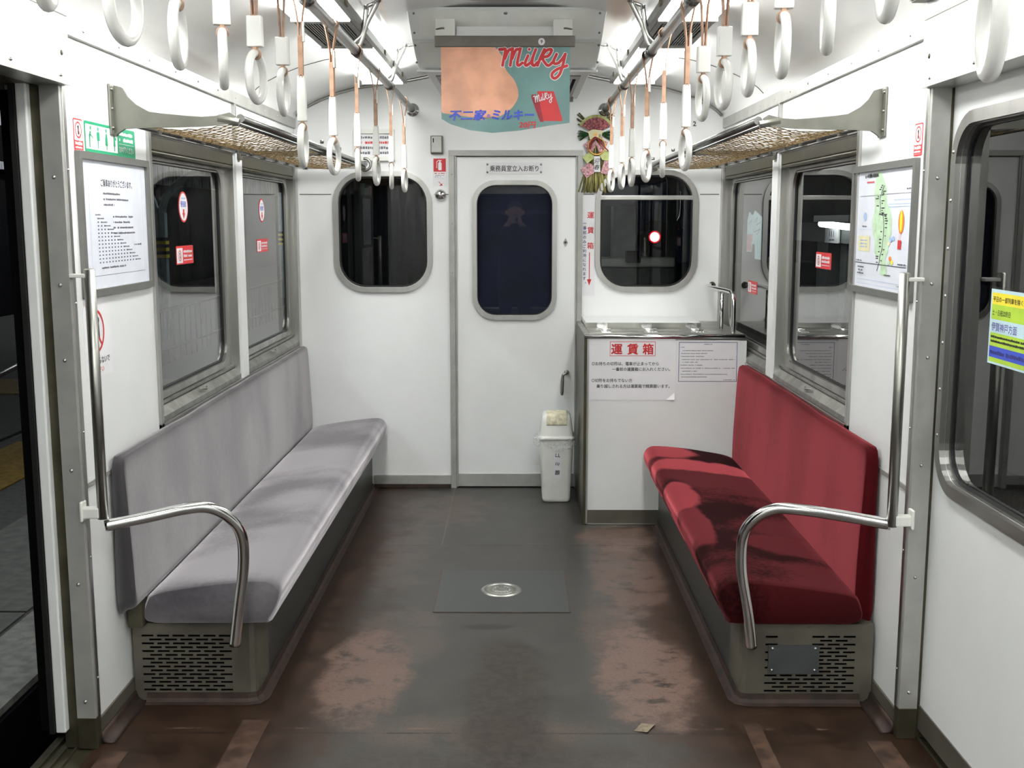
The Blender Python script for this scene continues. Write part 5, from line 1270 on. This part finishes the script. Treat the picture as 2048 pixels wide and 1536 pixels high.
t = thing('cab_desk', 'grey driving desk seen through the right end window, under the red signal', 'desk', ((a.x+b.x)/2, 7.3, 0))
m = MB(); m.box(a.x, b.x, 7.2, 7.34, a.z, b.z); m.build('desk_top', CABL if False else ALUP, t, bevel=.01)
m = MB(); m.box(a.x, b.x, 7.25, 7.34, 0, a.z); m.build('pedestal', CABG, t)
c0, c1 = onY(1252, 525, 7.15), onY(1281, 502, 7.15); m = MB(); m.box(c0.x, c1.x, 7.12, 7.22, c0.z, c1.z); m.build('meter_box', BLACK, t, bevel=.005)
c = onY(1359, 425, 6.9); t = thing('cab_lever', 'chrome lever inside the cab, right of the red signal', 'lever', (c.x, 6.9, c.z))
m = MB(); m.tube(catmull([(c.x+.005, 6.9, c.z+.14), (c.x+.004, 6.9, c.z+.03), (c.x, 6.9, c.z-.02), (c.x-.015, 6.9, c.z-.05)], 5), .009, 10); m.build('handle', CHROME, t)
m = MB(); m.box(c.x-.006, c.x+.03, 6.905, 7.0, c.z-.1, 2.2); m.build('bracket', CABG, t)
c = onY(1357, 455, 7.0); m = MB(); m.lathe([(0, .012), (.006, .010), (.009, 0)], (c.x, 7.0, c.z), (0, -1, 0), 12)
tag(m.build('pilot_lamp', emit('orange pilot lamp', (1, .22, .06, 1), 1.2), loc=(c.x, 7.0, c.z)), 'tiny orange pilot lamp in the cab beside the red signal', 'lamp')
# ---- red signal ahead of the train
SY = 16.0; c = onY(1309, 474, SY)
t = thing('railway_signal', 'round black signal head glowing red ahead of the train, seen through the end window', 'signal', (c.x, SY, 0))
m = MB(); m.lathe([(0, .02), (.27, .02), (.275, 0), (0, 0)], (c.x+.02, SY, c.z-.04), (0, -1, 0), 40); m.build('backplate', BLACK, t)
m = MB(); m.lathe([(0, .05), (.05, .045), (.066, .03), (.070, .02)], (c.x, SY, c.z), (0, -1, 0), 28); m.build('red_lens', emit('signal red', (1, .10, .085, 1), 14.0), t)
m = MB(); m.lathe([(.070, .022), (.09, .022)], (c.x, SY, c.z), (0, -1, 0), 28); m.build('painted_halo', emit('painted signal halo', (1, .0, .02, 1), .55), t)  # glowing ring paints the red bloom around the lens
m = MB(); m.cyl((c.x+.02, SY+.05, -1), (c.x+.02, SY+.05, c.z-.2), .06, 12); m.build('mast', BLACK, t)

# ================================================================== LEFT PLATFORM
PZ = -.05
m = MB(); m.box(-9, -1.90, -3, 40, PZ-.3, PZ, 0); struct(m.build('platform', ASPH, loc=(-5, 10, PZ)))
m = MB(); m.box(-1.90, -1.62, -3, 40, PZ-.3, PZ+.004, 0); struct(m.build('platform_edge', STONE, loc=(-1.8, 10, PZ)))
m = MB(); m.box(-1.62, -1.60, -3, 40, -1.2, PZ-.02, 0); struct(m.build('platform_face', BLACK, loc=(-1.62, 10, PZ)))
m = MB(); m.box(-1.62, -1.30, -3, 40, -1.22, -1.2); struct(m.build('track_bed', BLACK, loc=(-1.4, 10, -1.2)))
m = MB()
for y0, y1 in ((1.0, 2.9), (2.92, 4.1), (4.12, 5.6)): m.box(-2.55, -1.92, y0, y1, PZ+.0005, PZ+.006)
struct(m.build('paving_strip', SLAB, loc=(-2.2, 3, PZ)))
for nm, x0, x1, y0, y1, lab in (('tactile_strip', -3.45, -2.93, 1.0, 7.43, 'yellow tactile paving strip on the platform'), ('tactile_strip', -6.6, -3.2, 9.55, 10.45, 'far yellow tactile crossing on the platform')):
    m = MB(); m.box(x0, x1, y0, y1, PZ+.001, PZ+.008); o = tag(m.build(nm, TACT, loc=(x0, y0, PZ)), lab, 'tactile paving')
# platform canopy post with V arms
pc = onX(319, 450, -4.6); py_ = pc.y; px_ = -4.6
t = thing('canopy_post', 'pale blue steel canopy post with a black and yellow band, outside the left window', 'post', (px_, py_, PZ))
zb0, zb1 = onX(319, 516, px_).z, onX(319, 475, px_).z; zf = onX(319, 425, px_).z
m = MB(); m.box(px_-.075, px_+.005, py_-.06, py_+.06, PZ, zf); m.box(px_+.012, px_+.085, py_-.06, py_+.06, PZ, zf); m.build('column', COLBLUE, t, bevel=.01)
for s_ in (-1, 1):
    m = MB(); m.tube(catmull([(px_+s_*.04, py_, zf-.1), (px_+s_*.05, py_, zf+.05), (px_+s_*.12, py_, zf+.22), (px_+s_*.35, py_, zf+.42), (px_+s_*1.0, py_, zf+.75)], 5), .05, 10); m.build('arm', COLBLUE, t)
m = MB(); nb = 6
for k in range(nb): z0 = zb0+(zb1-zb0)*k/nb; m.box(px_-.082, px_+.092, py_-.067, py_+.067, z0, z0+(zb1-zb0)/nb, k % 2)
m.build('warning_band', [YELLOW, BLACK], t)
# second post farther along
px2_, py2_ = -4.6, py_+7.5
t = thing('canopy_post', 'farther pale blue canopy post outside the far left window', 'post', (px2_, py2_, PZ))
m = MB(); m.box(px2_-.075, px2_+.085, py2_-.06, py2_+.06, PZ, 2.0); m.build('column', COLBLUE, t, bevel=.01)
m = MB()
for k in range(nb): z0 = zb0+(zb1-zb0)*k/nb; m.box(px2_-.082, px2_+.092, py2_-.067, py2_+.067, z0, z0+(zb1-zb0)/nb, k % 2)
m.build('warning_band', [YELLOW, BLACK], t)
# long pale banner above the platform
m = MB(); m.box(-8.03, -8.0, 5, 42, 2.25, 3.15); tag(m.build('platform_banner', BANNER, loc=(-8, 20, 2.2)), 'long pale grey banner high across the dark platform', 'banner')
m = MB(); m.box(-8.3, -8.2, -3, 42, PZ, 5); tag(m.build('platform_wall', BLACK, loc=(-8.2, 20, 0)), 'black wall along the back of the dark platform', 'wall', kind='structure')
m = MB(); m.box(-8.2, -1.9, -3, 42, 3.6, 3.7, 0)
for k in range(8): m.box(-8.2, -1.9, 4+k*2.2, 4.25+k*2.2, 3.45, 3.6, 1)
struct(m.build('canopy_roof', [CABG, SLOTG], loc=(-5, 20, 3.6)))
# metal fence on the platform
t = thing('platform_fence', 'pale metal railing on the platform, seen through the left window', 'railing', (-3.75, 14, PZ))
fx = -3.75
for z in (.10, .52):
    m = MB(); m.tube([(fx, 11.0, z), (fx, 24, z)], .016, 8); m.build('rail', RACKM, t)
for k in range(0, 60):
    m = MB(); m.cyl((fx, 11.1+k*.21, .0+PZ), (fx, 11.1+k*.21, .52), .008, 6); m.build('bar', RACKM, t)
t = thing('leaning_rail', 'single pale handrail on the dark platform beyond the open door', 'railing', (-3.6, 7.0, PZ))
m = MB(); m.tube([(-3.6, 6.4, .30), (-3.6, 8.6, .50)], .022, 8); m.build('rail', ALU, t)
m = MB(); m.cyl((-3.6, 8.4, PZ), (-3.6, 8.4, .48), .02, 8); m.build('post', ALU, t)
# hanging platform box
a = onX(15, 320, -4.2); b = onX(46, 257, -4.2)
m = MB(); m.box(-4.35, -4.2, a.y, b.y, a.z, b.z); m.cyl((-4.28, (a.y+b.y)/2, b.z), (-4.28, (a.y+b.y)/2, 3.6), .02, 8); tag(m.build('hanging_sign_box', mk('dull brown box', (.07, .055, .045, 1), .6), loc=(-4.28, a.y, a.z)), 'dark brown sign box hanging over the platform beyond the open door', 'sign box')
# added lamps, out of view, to brighten the platform and banner
PL = emit('added platform tube', (.92, .97, 1, 1), 420.0)
for i, (lx, y) in enumerate(((-3.6, 4.5), (-3.6, 16.0), (-6.4, 20.0))):
    t = thing('added_platform_lamp', 'added unseen lamp brightening the platform from under the canopy, %s' % (('near the open door', 'farther along the platform', 'in front of the pale banner')[i]), 'lamp', (lx, y, 3.45))
    m = MB(); m.box(lx-.06, lx+.06, y-.62, y+.62, 3.48, 3.6); m.build('fitting', SHEETW, t)
    m = MB(); m.cyl((lx, y-.58, 3.455), (lx, y+.58, 3.455), .018, 10); m.build('tube', PL, t)

# ================================================================== RIGHT SIDE OUTSIDE
m = MB(); m.box(3.0, 12, -3, 40, -.35, -.05); struct(m.build('station_ground', ASPH, loc=(6, 12, -.05)))
m = MB(); m.box(11.0, 11.2, -3, 45, -.05, 6); struct(m.build('station_wall', BLACK, loc=(11, 20, 0)))
QX = 4.6
def q(px, py): return onX(px, py, QX)
a, b = q(1700, 488), q(1628, 446)
t = thing('station_building', 'grey station front with a sign plate, outside the right window', 'building', (QX, (a.y+b.y)/2, 0))
m = MB(); m.box(QX, QX+.4, a.y-1.0, b.y+2, a.z, b.z); m.build('fascia', STATION, t)
a2, b2 = q(1682, 487), q(1656, 456); S = SR(max(a2.y, b2.y), a2.z, QX-.02); w_, h_ = abs(a2.y-b2.y), b2.z-a2.z
m = MB(); m.slab(S, 0, w_, 0, h_, .02, 0, .01)
for u in (.35, .5, .65): m.rect(S, w_*u-.012, w_*u+.012, h_*.42, h_*.82, .022, 1)
m.dashes(S, w_*.3, w_*.7, h_*.16, h_*.10, .022, 1, 3); m.build('sign_plate', [PAPER, INKB], t)
for px0, px1 in ((1622, 1640), (1668, 1676), (1686, 1698)):
    a3, b3 = q(px1, 580), q(px0, 490); m = MB(); m.box(QX+.1, QX+.3, min(a3.y, b3.y), max(a3.y, b3.y), -.05, a.z); m.build('pillar', STATION, t)
m = MB(); m.box(QX+.9, QX+1.0, a.y-1, b.y+3, -.05, a.z); m.build('back_wall', mk('dim grey wall', (.045, .05, .06, 1), .7), t)
a, b = q(1708, 458), q(1668, 444)
t = thing('station_lamp', 'bright white fluorescent tube lamp outside the right window', 'lamp', (QX-.2, (a.y+b.y)/2, a.z))
m = MB(); zc = (a.z+b.z)/2; m.cyl((QX-.2, min(a.y, b.y)-.6, zc-.02), (QX-.2, max(a.y, b.y)-.05, zc+.02), .045, 12); m.build('tube', emit('station tube', (.95, 1, .97, 1), 9.0), t)
m = MB(); m.box(QX-.27, QX+.02, min(a.y, b.y)-.65, max(a.y, b.y)+.1, zc+.05, zc+.14); m.build('fitting', SHEETW, t)

# ================================================================== THE PHOTOGRAPHER, mirrored in the cab door glass
PX, PYY = -.03, -.30
def person():
    m = MB(); O = Vector((PX, PYY, 0))
    def limb(pts, rs, n=14): m.tube(catmull([O+Vector(p) for p in pts], 5), [rs[min(int(i/5), len(rs)-2)]+(rs[min(int(i/5)+1, len(rs)-1)]-rs[min(int(i/5), len(rs)-2)])*((i % 5)/5 if i/5 < len(rs)-1 else 1) for i in range(5*(len(pts)-1)+1)], n)
    def ell(secs, n=24): m.loft([[O+Vector((cx+a*math.cos(2*PI*k/n), cy+b*math.sin(2*PI*k/n), z)) for k in range(n)] for z, cx, cy, a, b in secs], 0)
    # torso with the coat hem, shoulders and neck
    ell([(.70, 0, 0, .20, .145), (.78, 0, 0, .205, .15), (.95, 0, .005, .185, .135), (1.08, 0, .005, .185, .135), (1.22, 0, 0, .20, .135), (1.32, 0, -.005, .205, .115), (1.375, 0, -.01, .175, .085), (1.405, 0, -.01, .10, .065), (1.43, 0, -.005, .065, .06)])
    ell([(1.40, 0, -.005, .060, .060), (1.45, 0, .005, .055, .056), (1.49, 0, .012, .054, .058)])
    # head
    ell([(1.445, 0, .045, .012, .02), (1.455, 0, .042, .040, .045), (1.475, 0, .030, .055, .068), (1.50, 0, .018, .066, .083), (1.54, 0, .010, .072, .092), (1.58, 0, .004, .075, .096), (1.62, 0, 0, .073, .092), (1.65, 0, -.004, .060, .075), (1.668, 0, -.006, .036, .046), (1.674, 0, -.006, .01, .012)])
    m.loft([[O+Vector((sx*w, y, z)) for sx, w in ((-1, 1), (1, 1))]+[O+Vector((0, y+.001, z+h))] for y, z, w, h in ((.085, 1.575, .007, .008), (.105, 1.545, .013, .010), (.118, 1.530, .014, .010), (.10, 1.520, .014, .006))], 0)
    for s in (-1, 1): m.loft([[O+Vector((s*(.070+d), .0+.018*math.cos(a)*k, 1.545+.032*math.sin(a)*k)) for a in [2*PI*q/10 for q in range(10)]] for d, k in ((0, .9), (.012, 1), (.016, .6))], 0)
    # legs and shoes
    for s in (-1, 1):
        limb([(s*.095, 0, .80), (s*.10, .004, .62), (s*.105, .008, .46), (s*.11, -.006, .30), (s*.112, -.008, .08)], [.098, .088, .066, .062, .058])
        m.loft([[O+Vector((s*.115+a*math.cos(q), y, max(.004, z+b*math.sin(q)))) for q in [2*PI*k/14 for k in range(14)]] for y, z, a, b in ((-.09, .04, .02, .03), (-.07, .045, .042, .042), (.0, .05, .046, .05), (.08, .036, .05, .034), (.14, .028, .044, .026), (.165, .022, .02, .014))], 0)
    # arms bent up to the camera
    for s in (-1, 1):
        limb([(s*.185, -.005, 1.345), (s*.225, .01, 1.25), (s*.235, .045, 1.135), (s*.20, .115, 1.20), (s*.13, .19, 1.33), (s*.075, .235, 1.425)], [.066, .058, .052, .047, .040, .030])
        # palm, four bent fingers, thumb
        P = Vector((s*.062, .245, 1.452))
        m.loft([[O+Vector((P.x+s*dx+.016*math.cos(q), P.y+dy, P.z+dz+.040*w_*math.sin(q))) for q in [2*PI*k/12 for k in range(12)]] for dx, dy, dz, w_ in ((.010, -.035, -.022, .6), (.006, -.015, -.010, .9), (.0, .010, .0, 1.0), (-.004, .024, .004, .85))], 0)
        for i, (dz, l) in enumerate(((.032, .030), (.012, .034), (-.008, .031), (-.026, .025))):
            a = Vector((P.x+s*.002, P.y+.018, P.z+dz)); limb([a, a+Vector((-s*.004, .022, .001)), a+Vector((-s*.016, .030, .001)), a+Vector((-s*(.016+l*.6), .029, -.001))], [.0095, .0092, .0086, .0075], 10)
        a = Vector((P.x-s*.004, P.y-.022, P.z-.016)); limb([a, a+Vector((-s*.014, -.004, .006)), a+Vector((-s*.034, -.001, .014))], [.0115, .0105, .0085], 10)
    o = m.build('person', [NAVY, NAVY, NAVY, NAVY], loc=(PX, PYY, 0))
    r = o.modifiers.new('skin', 'REMESH'); r.mode = 'VOXEL'; r.voxel_size = .0065
    sm = o.modifiers.new('smooth', 'SMOOTH'); sm.iterations = 3
    dg = bpy.context.evaluated_depsgraph_get(); dg.update(); me = bpy.data.meshes.new_from_object(o.evaluated_get(dg))
    o.modifiers.clear(); o.data = me; me.materials.clear()
    for q in (NAVY, mk('dark blue jeans', (.018, .022, .05, 1), .8), mk('skin', (.52, .31, .22, 1), .5, var=.04), mk('black leather shoes', (.012, .011, .01, 1), .4)): me.materials.append(q)
    for p in me.polygons:
        c = p.center; p.use_smooth = True
        if c.z > 1.432 and c.y < .16 and abs(c.x) < .11: i = 2
        elif c.y > .215 and c.z > 1.40: i = 2
        elif c.z < .075: i = 3
        elif c.z < .715: i = 1
        else: i = 0
        p.material_index = i
    tag(o, 'person in dark navy coat holding a camera, mirrored in the cab door window', 'person')
    h = MB(); n = 28
    secs = []
    for z, a, b, cy, f in ((1.50, .070, .088, -.004, .25), (1.54, .0775, .098, .004, .2), (1.58, .081, .1025, .0, .55), (1.61, .080, .101, -.002, .97), (1.64, .071, .089, -.004, 1), (1.665, .05, .063, -.006, 1), (1.682, .015, .02, -.006, 1)):
        row = []
        for k in range(n):
            t = 2*PI*k/n; x, y = a*math.cos(t), b*math.sin(t)
            if y > b*(f*2-1): y = b*(f*2-1); x = math.copysign(a*math.sqrt(max(0, 1-(f*2-1)**2)), x) if abs(x) < a*math.sqrt(max(0, 1-(f*2-1)**2)) and f < .97 else x
            row.append((PX+x, PYY+cy+y, z))
        secs.append(row)
    h.loft(secs, 0); h.build('hair', INK, o)
    e = MB()
    for s in (-1, 1): e.lathe([(0, .006), (.006, .005), (.010, 0)], (PX+s*.032, PYY+.082, 1.562), (0, 1, 0), 12)
    e.build('eyes', INK, o)
person()
t = thing('compact_camera', 'small silver camera held at face height by the person', 'camera', (0, -.045, 1.44))
m = MB(); m.box(-.05+PX*.5, .05+PX*.5, -.060, -.032, 1.438, 1.498); m.build('body', ALU, t, bevel=.006)
m = MB(); m.lathe([(.026, 0), (.026, .012), (.021, .013), (.021, .020), (.012, .020), (0, .017)], (0, -.032, 1.468), (0, 1, 0), 24); m.build('lens', DKSTEEL, t)
